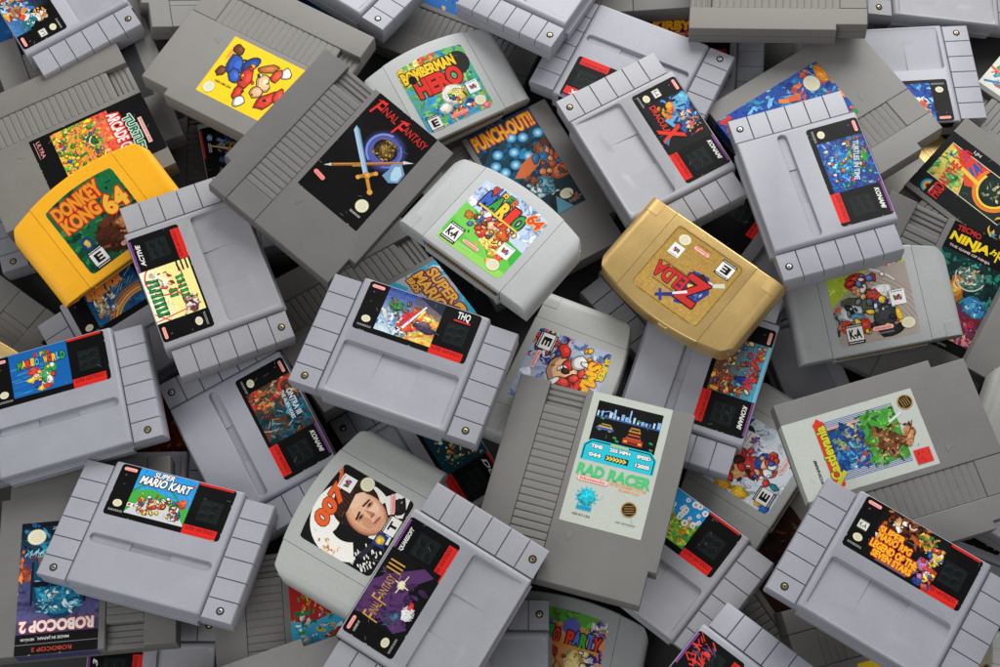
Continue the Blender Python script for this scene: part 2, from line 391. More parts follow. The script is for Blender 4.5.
    def letters(s,t,cx,cy,w,h,cols,rot=0,out=(20,20,20),ow=.08,bold=.03,wave=0,warp=None):
        n=len(t); st=w/n
        for k,ch in enumerate(t):
            if ch==' ': continue
            x=(k+.5)*st-w/2; y=wave*math.sin(math.pi*(k+.5)/n)+(.06*h if k%2 else -.06*h)
            q=s.rp((cx+x,cy+y),cx,cy,rot)
            s.text(ch,q[0],q[1],st*(.86 if ch not in 'I1' else .4),h,cols[k%len(cols)],rot,bold,0,out,ow,warp)
    def form(s,x,y,rx,ry,c,rot=0,o=(30,22,22),w=.55):
        """one drawn shape: dark line, flat ink, shade on the far side, small light"""
        n=12; j=[1+s.r.uniform(-.16,.16) for _ in range(n)]
        def lay(k,dx,dy,col,g=0):
            P=[s.rp((x+(rx*k+g)*j[i]*math.cos(2*math.pi*i/n),y+(ry*k+g)*j[i]*math.sin(2*math.pi*i/n)),x,y,rot) for i in range(n)]
            P=[(p[0]+dx,p[1]+dy) for p in P]; s.tris([[(x+dx,y+dy),P[i],P[(i+1)%n]] for i in range(n)],col)
        b0=s.busy; s.busy=.15; m=min(rx,ry); lay(1,0,0,o,w); lay(1,0,0,tuple(v*.74 for v in c)); lay(.82,-m*.12,m*.12,c); lay(.4,-m*.3,m*.3,tuple(min(255,v*1.08+14) for v in c)); s.busy=b0
    def comic(s,x0,y0,x1,y1,cols,n,r0,r1,o=(30,22,22)):
        for k in range(n):
            r=r1+(r0-r1)*(k/max(1,n-1))**.7; s.form(s.r.uniform(x0,x1),s.r.uniform(y0,y1),r,r*s.r.uniform(.35,.95),s.r.choice(cols),s.r.uniform(0,180),o,min(.55,r*.22))
    def wear(s,W,H):
        s.clip=s.outline; s.busy=0
        for _ in range(7):
            x,y=s.r.uniform(0,W),s.r.uniform(0,H); l=s.r.uniform(1,5); a=s.r.uniform(0,180); s.rect(x-l/2,y-.07,x+l/2,y+.07,(150,150,150),a)
        for _ in range(9):
            e=s.r.choice('lrtb'); t=s.r.random(); q=s.r.uniform(.25,.7); x,y={'l':(0,t*H),'r':(W,t*H),'t':(t*W,H),'b':(t*W,0)}[e]
            s.ell(x,y,q*s.r.uniform(.6,2.2) if e in 'tb' else q*.6,q*.6 if e in 'tb' else q*s.r.uniform(.6,2.2),(186,182,172),0,7)
    # ---- marks that recur
    def tiny(s,x,y,w,h,n,c,rot=0):
        for k in range(n):
            yy=y+h/2-(k+.5)*h/n; xx=-w/2
            while xx<w/2-.2:
                l=min(s.r.uniform(.5,1.7),w/2-xx); p=s.rp((x+xx+l/2,yy),x,y,rot); s.rect(p[0]-l/2,p[1]-h/n*.27,p[0]+l/2,p[1]+h/n*.27,c,rot); xx+=l+.35
    def pill(s,x,y,w,h,rot=0,fg=(225,50,45),bg=(240,200,190)):
        def rr(w,h,c):
            P=rrect(x-w/2,x+w/2,y-h/2,y+h/2,h*.48,4); P=[s.rp(p,x,y,rot) for p in P]; s.tris([[(x,y),P[k],P[(k+1)%len(P)]] for k in range(len(P))],c)
        rr(w,h,fg); rr(w-.45,h-.45,bg); s.text('Nintendo',x,y,w*.78,h*.52,fg,rot,.02)
    def seal(s,x,y,rx,ry,rot=0,dark=False):
        if dark:
            s.ell(x,y,rx,ry,(178,138,70),rot,40,.05); s.ell(x,y,rx*.84,ry*.84,(45,36,22),rot,24)
            for k in range(4): s.rect(x-rx*.6,y-ry*.5+ry*.3*k,x+rx*.6,y-ry*.42+ry*.3*k,(170,135,75),rot+14,x,y)
            return
        s.ell(x,y,rx,ry,(196,182,128),rot,44,.07); s.ell(x,y,rx*.9,ry*.9,(232,228,200),rot,26)
        for k,l in ((0,.4),(1,.62),(2,.66),(3,.62),(4,.4)):
            yy=y-ry*.52+ry*.26*k; s.rect(x-rx*l,yy-.12,x+rx*l,yy+.16,(182,172,132),rot,x,y)
    def esrb(s,x,y,w,h,t,rot=0):
        def rc(x0,y0,x1,y1,c): s.rect(x0,y0,x1,y1,c,rot,x,y)
        rc(x-w/2,y-h/2,x+w/2,y+h/2,(18,18,18)); rc(x-w/2+.4,y-h/2+h*.17,x+w/2-.4,y+h/2-h*.15,(238,236,230))
        s.text(t,*s.rp((x,y+h*.01),x,y,rot),w*(.42 if len(t)==1 else .66),h*.42,(20,20,20),rot,.05)
        for yy in (y-h/2+h*.085,y+h/2-h*.075):
            q=s.rp((x,yy),x,y,rot); s.tiny(q[0],q[1],w*.86,h*.09,1,(235,235,230),rot)
    def n64(s,x,y,w,rot=0):
        s.rect(x-w/2,y-w*.5,x+w/2,y+w*.5,(240,240,236),rot); u=w*.11
        for dx,dy,c in ((-2,.6,(40,140,60)),(-.6,.1,(225,60,40)),(.7,.7,(30,60,160)),(2,.2,(245,190,40)),(-1.7,-.8,(30,110,60)),(1.6,-1,(40,80,190)),(0,-.8,(200,40,40))):
            q=s.rp((x+dx*u,y+dy*u),x,y,rot); s.rect(q[0]-u*.7,q[1]-u*1.0,q[0]+u*.7,q[1]+u*1.0,c,rot+(12 if dx<0 else -12))
        q=s.rp((x,y+w*.4),x,y,rot); s.tiny(q[0],q[1],w*.8,w*.1,1,(60,60,120),rot)
    def emblem(s,x,y,w):
        s.rect(x-w/2,y-w/2,x+w/2,y+w/2,(24,30,30))
        for dx,dy in ((-.22,.2),(.2,.26),(-.24,-.2),(.2,-.14)): s.ell(x+dx*w,y+dy*w,w*.25,w*.13,(17,22,22),38,14)
        for dx,dy in ((-.22,.2),(.2,.26),(-.24,-.2),(.2,-.14)): s.arc(x+dx*w,y+dy*w,w*.2,.25,20,160,(58,66,64),8,w*.13)
    # ---- to mesh
    def build(s,name,tf,parent,z0=.0,dz=.30):
        vs=[];fs=[];cs=[]; n=len(s.prims)
        P=s.outline; vs+=[tf(p[0],p[1],z0) for p in P]; fs.append(tuple(range(len(P)))); cs.append((.012,.012,.012))
        o=len(vs); vs+=[tf(p[0],p[1],-.12) for p in P]
        for i in range(len(P)): j=(i+1)%len(P); fs.append((o+i,o+j,j,i)); cs.append((.2,.2,.2))
        for k,(T,c,bz) in enumerate(s.prims):
            z=z0+.02+dz*(k+1)/max(n,150); cc=lin([max(0,min(255,q)) for q in c])+(bz,)
            for t in T:
                o=len(vs); vs+=[tf(p[0],p[1],z) for p in t]; fs.append(tuple(range(o,o+len(t)))); cs.append(cc)
        for q,c in s.extra:
            o=len(vs); vs+=q; fs.append(tuple(range(o,o+len(q)))); cs.append(lin(c))
        me=bpy.data.meshes.new(name); me.from_pydata([(x*MM,y*MM,z*MM) for x,y,z in vs],[],fs)
        a=me.color_attributes.new('ink','FLOAT_COLOR','CORNER'); buf=[]
        for p in me.polygons:
            c=cs[p.index]; buf+=[c[0],c[1],c[2],c[3] if len(c)>3 else 0.0]*p.loop_total
        a.data.foreach_set('color',buf)
        me.materials.append(M_L); me.update()
        ob=bpy.data.objects.new(name,me); COL.objects.link(ob); ob.parent=parent; return ob

BLK=(9,9,10); WHT=(238,236,230); RED=(222,44,38)
# wide label: 82 x 37, origin low left
def wide_base(p,top='red',pub=None,bar=True,badge=False,art=None):
    p.rect(-1,-1,83,38,BLK)
    p.pill(6.8,33.8,9.4,2.5); p.ell(5,29.6,.5,.5,(120,90,150))
    p.seal(7,9.2,3.3,2.7); p.tiny(7.5,4.0,10,1.6,2,(170,170,165))
    if badge: p.rect(3.2,14.5,9.8,21.5,(225,225,215)); p.text('K-A',6.5,18,4.6,3.4,(40,40,40)); p.rect(3.2,14.5,9.8,15.4,(60,60,60)); p.rect(3.2,20.6,9.8,21.5,(60,60,60))
    p.emblem(69,18.5,15)
    if bar:
        p.rect(55.5,-1,79,6.6,(224,42,34)); p.text('SUPER NINTENDO',67.2,4.6,21,2.6,(128,16,18),0,.02,.25); p.rect(55.5,1.1,79,1.5,(190,30,26))
    c=(205,36,30) if top=='red' else (132,72,140)
    p.rect(55.5,35.2,80,38,c)
    if top!='red': p.tiny(67,36,22,.8,1,(90,40,100))
    if pub: p.text(pub,67.5,31.6,17,3.0,(235,235,230),0,.03,.3)
# tall label: 54 x 92 ; rounded label: 57 x 57 (arched top)
def C(*a): return a

ART={}
def art(k):
    def d(f): ART[k]=f; return f
    return d
SKIN=(232,168,118); BRN=(110,58,28)
@art('S1')
def _(p):
    wide_base(p,'red',None,True,True)
    p.region(14,56,3,38); p.grad(14,3,56,38,(20,22,30),(70,130,190),10)
    p.rect(14,3,30,24,BLK); p.splat(30,16,54,37,[(120,180,220),(60,110,180),(210,230,240),(150,200,225)],50,1.5,5)
    p.splat(30,20,54,37,[(190,150,90),(150,60,50),(220,150,60),(40,90,110)],50,1,3.5)
    p.blob(24,21,6,5.5,(235,236,228)); p.line(21,24,27,18,.8,(40,40,40)); p.blob(28,25,3,2.4,(226,60,40)); p.blob(21,15,3.4,2.6,(240,238,225))
    p.splat(17,8,30,15,[(240,130,30),(245,180,60),(235,235,225)],16,.8,3); p.splat(16,18,24,30,[(30,110,120),(60,150,150)],14,1,3); p.region()
@art('N1')
def _(p):
    p.rect(-1,-1,55,93,BLK); p.region(2.5,54,16,62); p.grad(0,16,54,62,(238,190,60),(235,90,60),12)
    p.splat(2,44,54,62,[(240,110,70),(245,150,90),(225,70,50),(250,200,140)],80,1,4.5)
    p.splat(2,16,54,50,[(60,150,50),(90,180,60),(240,200,40),(40,90,180),(30,110,60),(235,120,40),(200,40,40),(250,230,120)],230,.7,2.6); p.comic(6,16,52,48,[(60,150,50),(100,180,60),(240,200,40),(50,90,180),(226,110,50)],70,.6,2.4,(30,50,26))
    p.blob(22,44,5,3,(45,95,50),30); p.arc(23,46,5,1,200,330,(230,220,150)); p.region()
    p.text('ARCADE GAME',30,64.5,46,8.5,(242,240,235),0,.03,0,(222,52,40),.14)
    p.text('TURTLES',31,75,34,6.2,(30,110,70),0,.04,0,(210,228,215),.12,lambda u,v,w,h:(u,v-1.6*(2*u/w)**2))
    p.rect(20,80.5,44,83.6,(232,190,180)); p.text('TEENAGE MUTANT NINJA',32,82,22,1.8,(170,60,60)); p.text('ULTRA',11,6,15,3,(222,150,145)); p.tiny(11,3,15,1,1,(222,150,145))
@art('N2')
def _(p):
    Y=(248,208,28); p.rect(-1,-1,55,93,Y); p.pill(13,5.5,15,3.6,0,(228,92,40),(248,190,60))
    for c,x,y,rx,ry,r in (((110,60,30),9,9,5,3.6,40),((120,66,34),31,7,4.6,3.4,0),((44,86,176),22,14,9.5,6,20),((36,70,150),16,24,8,4.4,-24),((52,96,186),30,18,6,4,40),((190,110,50),13,37,3.6,8,34),((206,60,44),28,27,9.6,5,12),((214,54,40),41,28,6,3.4,18),((216,60,44),37,50,10,5,-28),((226,70,50),29,56,6,3,10),((240,196,150),25,40,7.6,5,34),((236,180,134),34,40,5,4,0),((240,240,236),10,51,4.8,3.6,20),((240,240,236),47,33,4.8,3.6,-20),((226,80,50),15,46,5.4,3.4,0)):
        p.form(x,y,rx,ry,c,r,(40,26,20),.7)
    p.comic(14,10,42,52,[(214,54,38),(60,110,190),(245,210,170),(240,150,60),(60,34,24)],14,.7,2.4,(40,26,20))
    p.text('SUPER',40,86,20,4.5,(30,140,200),0,.03,0,(20,60,110)); p.seal(47,7,5.2,4.6); p.text('NES-UM-USA',40,15,14,1.8,(70,56,10),90)
@art('N3')
def _(p):
    p.rect(-1,-1,55,93,(10,9,10))
    for k in range(9):
        t=k/8; p.ell(31,59,17-5.5*t,17-5.5*t,(14+66*t,14+74*t,30+130*t),0,28)
    p.arc(31,59,13,1.6,100,250,(120,140,210),20); p.arc(31,59,12,1.2,-60,60,(100,120,196),20)
    for k in range(5): p.ell(31,60,9.0-1.5*k,8.2-1.5*k,(20+30*k,18+24*k,14+9*k),0,20)
    p.splat(24,53,38,67,[(150,110,50),(96,66,30),(190,150,80),(50,34,18)],70,.5,1.7)
    p.line(9,26.5,48,62,2.2,(150,92,40)); p.line(9.5,27.5,47,62,.7,(206,150,84)); p.line(20,36,26,41.5,3,(176,120,56)); p.poly([(47,60.4),(52.6,66),(45.6,62.4)],(206,214,220)); p.poly([(9.6,25.6),(5,22.6),(8.2,27.4)],(200,200,200))
    p.poly([(41,55),(46,60),(53,55),(53.4,47),(48,42.5),(41,44),(42,50)],(112,150,186)); p.poly([(44,55),(47,57.6),(51.6,53.5),(52,47.5),(48,45),(45,49)],(176,206,226))
    p.poly([(3.4,61),(4,57),(32,34.5),(34.4,37.4),(7,60)],(168,200,222)); p.poly([(3.4,61),(5,58.4),(33.2,36),(34.4,37.4),(7,60)],(104,142,180)); p.line(4.6,59.6,33,37,.4,(226,238,244))
    p.line(29,32,36.6,41.4,2.6,(190,122,40)); p.line(33,36.4,42,29,2.4,(206,140,52)); p.ell(42.6,28.4,2,2,(220,160,70)); p.ell(29,31.6,1.6,1.6,(220,160,70)); p.ell(37,42,1.6,1.6,(220,160,70)); p.blob(33,36.5,2.6,2.6,(224,164,70))
    r=(226,48,44); p.text('INAL',16.5,83,14.5,6.2,r,-4,-.004); p.text('ANTASY',41,81.2,21,6.2,r,-4,-.004); p.text('F',6.5,81.6,6,13,r,-4,.01,.15); p.text('F',28,79.6,5.6,13,r,-4,.01,.15); p.line(3,86.6,10,88.6,.8,r); p.line(25,84.6,31.5,87.2,.8,r)
    p.pill(7.5,15,10,3.4,-8,(232,110,100),(236,150,140)); p.seal(45,17,5,5.2); p.tiny(45,9.4,9,1.8,2,(200,200,195))
@art('S14')
def _(p):
    wide_base(p,'purple','KONAMI'); p.region(14,55.5,3.5,37.4); p.grad(14,3,56,38,(30,70,150),(44,60,130),5); p.splat(14,4,55,37,[(40,90,180),(60,130,200),(34,50,120),(90,80,150),(30,110,160),(100,160,210)],150,.8,3)
    p.blob(35,18,7,7,(40,150,206)); p.blob(33,22,6,4,(50,170,216)); p.splat(26,8,46,26,[(50,160,210),(36,120,190),(120,206,226)],24,.8,2.6); p.blob(34,31,8,3.4,(40,140,80),-20); p.splat(16,22,30,36,[(60,140,70),(160,110,60),(200,150,70),(90,60,120)],40,.7,2); p.comic(16,6,54,36,[(214,60,60),(236,196,80),(70,160,90),(226,230,236),(90,70,150),(180,110,60),(60,150,210)],70,.5,2)
    p.text('TURTLES IN TIME',34,26,32,3.6,(206,220,232),-16,.02,0,(40,60,110),.06); p.region()
@art('K1')
def _(p):
    p.grad(-1,-1,58,58,(20,84,52),(28,118,70),6); p.splat(0,0,57,57,[(30,120,66),(18,76,50),(50,140,80),(14,60,44)],120,1,4)
    p.blob(38,14,19,14,(78,38,20)); p.splat(22,2,56,26,[(96,50,26),(60,28,14),(120,66,34)],50,1.5,4); p.blob(46,17,10,5,(214,140,76),-12); p.blob(44,11,8,3,(200,124,66),20); p.splat(34,6,55,22,[(226,160,96),(190,110,60)],20,.8,2.4)
    o=(206,44,30); f=(246,158,44)
    p.text('DONKEY',23,48.5,38,10,f,0,.05,0,o,.09,lambda u,v,w,h:(u,v*(1+.12*(2*u/w)))); p.text('KONG',19,37.5,29,9.6,f,0,.05,0,o,.09); p.text('64',45,33.5,17,13,(250,190,60),0,.05,0,o,.08)
    p.esrb(12,7.5,12,14,'E'); p.ell(11,20,4,5,(30,60,130)); p.blob(11,20,2.2,3,(230,190,70)); p.pill(37,5.4,15,3.2); p.splat(45,3,56,10,[(40,60,40),(180,150,50)],14,.6,1.6)
@art('S6')
def _(p):
    wide_base(p,'red',None); p.region(14,56,5,38); p.grad(14,5,56,38,(26,92,140),(18,62,104),8); p.splat(14,5,56,38,[(24,80,126),(20,66,108),(40,110,150)],40,1.5,4)
    for k in range(5): p.arc(50,-10,24+k*2.2,1.6,80,150,((235,150,40),(240,180,70),(220,120,40),(150,110,70),(60,90,120))[k])
    p.strokes(34,20,55,36,[(160,190,205),(200,215,220)],12,3,9,.35,20,50)
    p.blob(23,17,5,4.5,(224,226,220)); p.blob(24,23,4,4,(230,150,80)); p.splat(18,8,34,24,[(228,228,220),(226,160,80),(240,190,90),(90,110,120),(60,120,150)],45,.8,2.4)
    p.text('STAR FOX',31,30.5,30,7,(244,128,46),3,.05,.25,(246,196,80),.05,lambda u,v,w,h:(u,v+1.3*(2*u/w)**2)); p.region()
@art('S2')
def _(p):
    wide_base(p,'purple','ACTIVE'); p.region(14.5,55,1.5,37.5); p.rect(14,0,56,38,(246,236,150)); p.grad(14,20,56,38,(246,238,160),(250,248,225),4)
    p.arc(46,22,13,1.1,40,300,(228,70,60),20); p.arc(24,28,15,1.1,200,330,(228,70,60),20); p.line(14,27,22,36,1,(228,70,60)); p.line(16,37,20,3,.9,(232,90,70))
    for k in range(3): p.rect(47,3+k*3.2,55,4.3+k*3.2,(40,34,30))
    p.splat(37,17,52,31,[(248,244,230),(235,220,190),(200,170,140),(180,60,50)],26,1,2.6)
    for cx,cy,n,h in ((33,30.5,8,9),(34,11.5,6,6),(33,19,2,6)):
        for k in range(n):
            x=cx+(k-(n-1)/2)*3.7
            for q in range(3):
                a=p.r.uniform(-50,50); p.rect(x-.95,cy-h*.5,x+.95,cy+h*.46,(18,60,36),a*.35)
                p.rect(x-.6+p.r.uniform(-.6,.6),cy-h*.42,x+.6,cy+h*.40,(38,158,82),a*.35)
    p.blob(21,8.5,5.5,5,(120,70,80)); p.blob(22,10,2.6,4,(232,222,206),30); p.splat(16,3,28,14,[(80,50,60),(196,150,140),(240,230,220),(150,60,70)],22,.7,2.2); p.region()
@art('K2')
def _(p):
    p.grad(-1,-1,58,58,(70,150,200),(110,190,90),8); p.splat(0,0,57,57,[(60,160,210),(90,180,90),(40,120,170),(60,170,130),(150,210,120)],150,1.4,4.5)
    p.splat(0,40,22,57,[(240,220,90),(235,190,70),(246,236,140)],40,2,5); p.splat(18,46,34,57,[(235,110,60),(225,80,50)],16,1.5,3.5)
    p.ell(48,42,9,9.5,(40,44,40)); p.text('BOMBERMAN',24,46,44,8.5,(248,206,44),0,.05,0,(40,30,20),.09); p.text('HERO',27,34,37,13,(226,52,40),0,.06,0,(60,14,14),.07); p.ell(9,43,3.4,3.6,(22,22,24))
    p.blob(33,20,10.5,8.5,(240,240,230),-12,.08,16); p.blob(35,19,8,5.5,(232,214,110),-12,.1,14); p.line(30,22,31,16,1.4,(50,40,20)); p.line(40,20,41,15,1.4,(50,40,20)); p.ell(26,9,3.2,2.8,(60,64,60)); p.ell(26,9,1.9,1.9,(230,120,110)); p.blob(22,13,5,4.5,(238,238,228)); p.blob(41,9,4,4,(34,60,140))
    p.comic(20,6,46,26,[(240,240,232),(60,90,170),(226,80,60),(90,180,90),(240,200,70)],18,.8,2.6); p.splat(24,1,48,8,[(240,150,40),(226,60,40),(240,120,110)],20,.8,2.2); p.esrb(8.5,5.6,10.5,12.5,'E'); p.pill(29,5,15,3,0,(226,60,50),(244,170,150)); p.n64(49,20,9.5); p.seal(49,8,4.8,4.2); p.blob(52,2.4,3.4,2.4,(240,120,130))
@art('N4')
def _(p):
    p.grad(-1,-1,55,93,(22,44,52),(24,70,92),8); p.splat(0,34,54,78,[(24,92,130),(30,120,160),(20,60,84),(16,40,50)],90,1.5,5)
    for x,y in ((14,66),(26,62),(38,70),(46,56),(22,52),(34,54),(12,50),(8,58),(50,68),(30,74)):
        for k in range(4): p.ell(x,y,4.2-k*1.0,4.2-k*1.0,(50+50*k,140+32*k,190+20*k),0,14)
    p.text('PUNCH-OUT!!',27,82,50,12,(248,190,50),0,.03,0,(226,70,40),.06)
    p.poly([(16,42),(26,50),(38,54),(44,48),(34,42),(24,38)],(220,112,60)); p.blob(46,52,6,8,(150,84,50),20); p.blob(50,58,4,5,(84,44,26)); p.blob(48,42,8,6,(206,100,56)); p.blob(50,32,9,8,(226,120,70)); p.blob(44,47,4,5,(40,120,170)); p.blob(41,40,3,4,(30,90,150))
    p.comic(36,28,54,56,[(226,134,84),(196,96,54),(232,156,106),(150,80,46),(40,110,160)],20,1.4,5,(60,30,24)); p.blob(32,26,9,8,(120,176,190)); p.comic(22,16,40,34,[(150,200,210),(90,150,170),(70,130,150),(190,220,226)],16,1.2,4.6,(20,50,60)); p.blob(28,33,4,3.4,(120,76,46)); p.splat(14,24,30,40,[(130,70,50),(60,40,36),(30,60,80)],30,.8,2.4)
    p.blob(40,9,10,8,(20,34,38)); p.poly([(30,0),(36,14),(44,0)],(90,150,170)); p.seal(44,12,5.6,4.4); p.tiny(47,5,9,3,3,(150,140,130)); p.splat(46,3,53,12,[(150,90,70),(180,120,90)],8,.8,1.8)
@art('K3')
def _(p):
    p.rect(-1,-1,58,58,(196,212,232)); p.splat(0,32,57,58,[(226,232,240),(150,170,210),(120,140,190),(240,244,248),(170,190,222)],90,2,5)
    p.poly([(-1,33),(20,29),(36,27),(58,24),(58,-1),(-1,-1)],(98,200,72)); p.poly([(14,31),(30,28.5),(58,12),(58,25),(36,28)],(60,178,60)); p.poly([(-1,33),(10,32),(52,3),(48,-1),(-1,20)],(118,206,84)); p.poly([(8,32),(15,31),(54,4),(50,1)],(54,168,60)); p.rect(-1,-1,58,6,(150,214,96))
    p.blob(33,19,9,6,(248,226,120),-35); p.splat(26,12,44,26,[(250,240,170),(245,200,80),(240,150,60)],40,.8,2.6); p.blob(20,27,6,5,(70,110,180)); p.blob(24,21,5,4.5,(216,62,44)); p.blob(27,29,4.5,4.5,(240,196,150)); p.blob(31,33,6,4,(224,52,40)); p.ell(20,34,2.8,2.8,(242,242,238)); p.blob(9,26,4,3.4,(190,110,50)); p.blob(38,27,5,5,(206,92,40)); p.blob(46,12,3.4,4,(232,90,44)); p.blob(42,7,3,3,(240,190,60)); p.comic(12,14,46,34,[(224,70,48),(80,120,190),(250,224,150),(240,160,60),(120,70,40)],34,.8,3)
    p.letters('SUPER',20,51.5,22,6,[(228,60,44),(70,110,200),(240,190,50),(60,160,70),(228,110,44)],-3); p.letters('MARIO',26,42.5,36,11.5,[(60,104,196),(56,160,70),(246,206,60),(226,56,42),(56,160,70)],-3,(44,36,20),.09,.05); p.rect(8,35.6,44,37,(240,196,70),-3); p.text('64',49,49,11,8,(228,72,48),-10,.04,0,(246,200,90),.08)
    p.esrb(8.5,8.5,12.5,14,'K-A'); p.pill(25,8.6,14.5,3); p.tiny(23,4.4,10,1.8,2,(190,230,170)); p.n64(47,19.5,10); p.seal(46.5,6.5,5.2,4.6)
@art('S3')
def _(p):
    wide_base(p,'purple','KONAMI',True,True); p.region(13,56,2,37); p.rect(13,2,56,37,(24,24,26))
    p.poly([(14,36),(26,36),(40,16),(30,12),(16,24)],(96,168,208)); p.poly([(22,36),(34,34),(46,20),(38,18)],(50,84,160)); p.splat(14,18,38,36,[(110,190,220),(60,120,190),(40,60,120),(30,40,60)],50,.8,3)
    p.blob(21,21,3.6,3,(240,170,40)); p.blob(25,18,5,2.6,(226,110,36),-50); p.splat(18,12,30,24,[(246,190,60),(60,90,60),(220,80,40)],18,.6,2)
    p.splat(30,22,52,34,[(190,150,110),(60,90,110),(226,90,60),(34,50,80),(210,180,140)],40,.6,2.2)
    p.text('DRACULA',27,9.5,25,4.4,(226,60,46),0,.01,0,(90,14,14),.06); p.text('X',41,11,12,15,(222,56,44),0,.04,.2,(80,12,12),.04); p.poly([(44,3),(49,4),(44,8)],(70,120,160)); p.region()
@art('S4')
def _(p):
    wide_base(p,'purple',None); p.rect(64,27.5,80,34,(226,46,40)); p.text('MA',70,31,9,3.6,WHT,0,.05); p.tiny(70,33,11,1,1,WHT); p.region(14,50,3,37); p.splat(14,3,50,37,[(60,80,140),(140,50,60),(60,110,80),(180,150,100)],120,1,4); p.region()
@art('S7')
def _(p):
    wide_base(p,'red',None); p.region(13.5,55,4.5,38); p.rect(13,4,56,38,(22,98,170)); p.strokes(14,6,40,28,[(60,140,205),(90,160,214)],34,4,12,.35,0,4)
    p.letters('SUPER',37,32.3,12,3,[(228,60,44),(70,150,220),(240,190,50),(60,160,70)]); p.letters('MARIO WORLD',36,27.4,34,5,[(60,160,70),(240,190,50),(228,60,44),(240,190,50),(70,170,220)],0,(14,40,70),.1,.06)
    p.blob(41,20,5,4,(50,160,80)); p.blob(36,13,4,6,(240,240,232)); p.blob(39,15,4.4,5.4,(54,164,84)); p.blob(40,12,2.4,4,(240,240,234)); p.blob(30,20,4.4,3.4,(216,52,44)); p.blob(31,16,3.4,2.6,(238,190,140)); p.blob(28,14.5,4.6,1.8,(244,206,50)); p.blob(31,11,3,3,(40,80,160)); p.blob(34,7,3,2,(236,200,60)); p.blob(38,8,3.4,1.8,(216,60,44)); p.ell(43,22,1.5,1.5,WHT); p.comic(28,7,44,22,[(240,240,232),(54,164,84),(214,60,44),(240,200,70)],14,.6,1.9); p.region()
@art('S8')
def _(p):
    wide_base(p,'red',None); p.region(13.5,55,4,38); p.grad(13,4,56,38,(70,160,214),(40,150,220),6); p.poly([(13,20),(26,24),(42,20),(56,16),(56,4),(13,4)],(70,170,70)); p.poly([(13,4),(22,16),(36,18),(50,10),(56,4)],(206,208,206)); p.arc(30,8,20,1.2,20,160,(50,140,60)); p.rect(13,9,20,11.4,(238,238,234)); p.rect(14,9.4,16,11,(220,50,44)); p.rect(17.6,9.4,19.6,11,(220,50,44))
    p.comic(20,6,50,20,[(220,60,44),(240,196,60),(60,110,180),(238,238,230),(60,150,70),(230,150,90),(130,80,50)],95,.6,2.2); p.blob(50,19,3,3.2,(224,110,60))
    p.text('SUPER',31,34.3,14,3.6,(244,244,240),0,.03,.2,(30,40,60),.1); p.text('MARIO KART',34,29,36,5.4,(244,244,240),0,.04,.2,(30,40,60),.1); p.ell(53,32.6,1,1,(220,50,40)); p.region()
@art('N6')
def _(p):
    p.rect(-1,-1,55,93,(70,70,110)); p.grad(-1,12,55,70,(46,48,80),(92,90,140),10); p.splat(0,18,54,70,[(80,78,124),(64,62,104),(96,94,140)],60,2,5)
    p.grad(-1,-1,55,20,(14,16,24),(26,60,84),5); p.splat(4,0,54,22,[(20,90,130),(14,30,44),(30,130,170),(10,14,20)],40,1.4,4); p.splat(36,20,54,40,[(222,120,44),(200,90,40),(120,70,70)],24,1.5,4)
    p.poly([(8,30),(16,22),(40,22),(46,30),(46,46),(42,60),(30,68),(22,68),(12,60),(8,46)],(18,70,100)); p.poly([(11,46),(43,46),(40,58),(30,65),(23,65),(14,58)],(36,130,166)); p.rect(9.5,42,45,45.6,(14,22,30)); p.poly([(12,24),(42,24),(40,38),(14,38)],(120,84,66)); p.splat(14,24,40,38,[(150,104,80),(84,60,54),(190,130,90)],30,1,2.6)
    p.splat(13,46,42,64,[(60,170,200),(160,220,232),(24,90,124),(220,240,244),(30,110,146)],70,.9,3); p.splat(13,39,44,43,[(60,170,200),(160,220,232),(30,110,146)],16,.8,2); p.line(10,58,10,28,1.4,(14,30,40)); p.line(45,58,45,28,1.4,(14,30,40))
    p.text('ROBOCOP 2',27.5,72.5,48,7,(242,238,228),0,.05,0,(206,50,44),.08); p.rect(-1,77.5,55,93,(18,18,20)); p.text('MADE IN JAPAN',29,80.5,20,2.4,(225,225,220)); p.text('NES-R2-USA',46,81,9,1.6,(225,225,220)); p.rect(-1,84,55,84.5,(120,120,120)); p.text('ROBOCOP 2',30,88,26,2.6,(200,70,50))
    p.seal(43.5,10.5,6.6,5.8); p.strokes(34,20,50,24,[(150,220,232),(110,190,214)],30,1,3.4,.5,20,110); p.tiny(28,5,10,2.4,2,(180,200,205))
@art('S9')
def _(p): wide_base(p,'purple','SC 3')
@art('N7')
def _(p):
    p.rect(-1,-1,55,93,(176,36,38)); p.splat(0,0,54,92,[(190,44,42),(160,30,34),(206,70,50)],60,1.5,4); p.poly([(-1,30),(14,26),(26,34),(40,40),(54,36),(54,58),(40,54),(28,46),(12,40),(-1,44)],(60,170,210)); p.splat(2,24,52,50,[(226,236,236),(60,160,80),(240,180,60),(70,180,220),(40,120,70)],90,.8,2.6); p.rect(-1,16,55,25,(120,46,32)); p.splat(0,6,54,24,[(150,60,40),(96,36,26),(180,84,50)],60,1,3); p.strokes(6,50,46,66,[(170,180,50),(96,150,50),(210,196,70)],40,1.5,5,.9,20,110); p.rect(-1,-1,6,20,(196,150,40))
@art('N8')
def _(p): p.rect(-1,-1,55,93,(150,150,150)); p.splat(0,0,54,92,[(120,60,50),(60,80,140)],60,2,5)
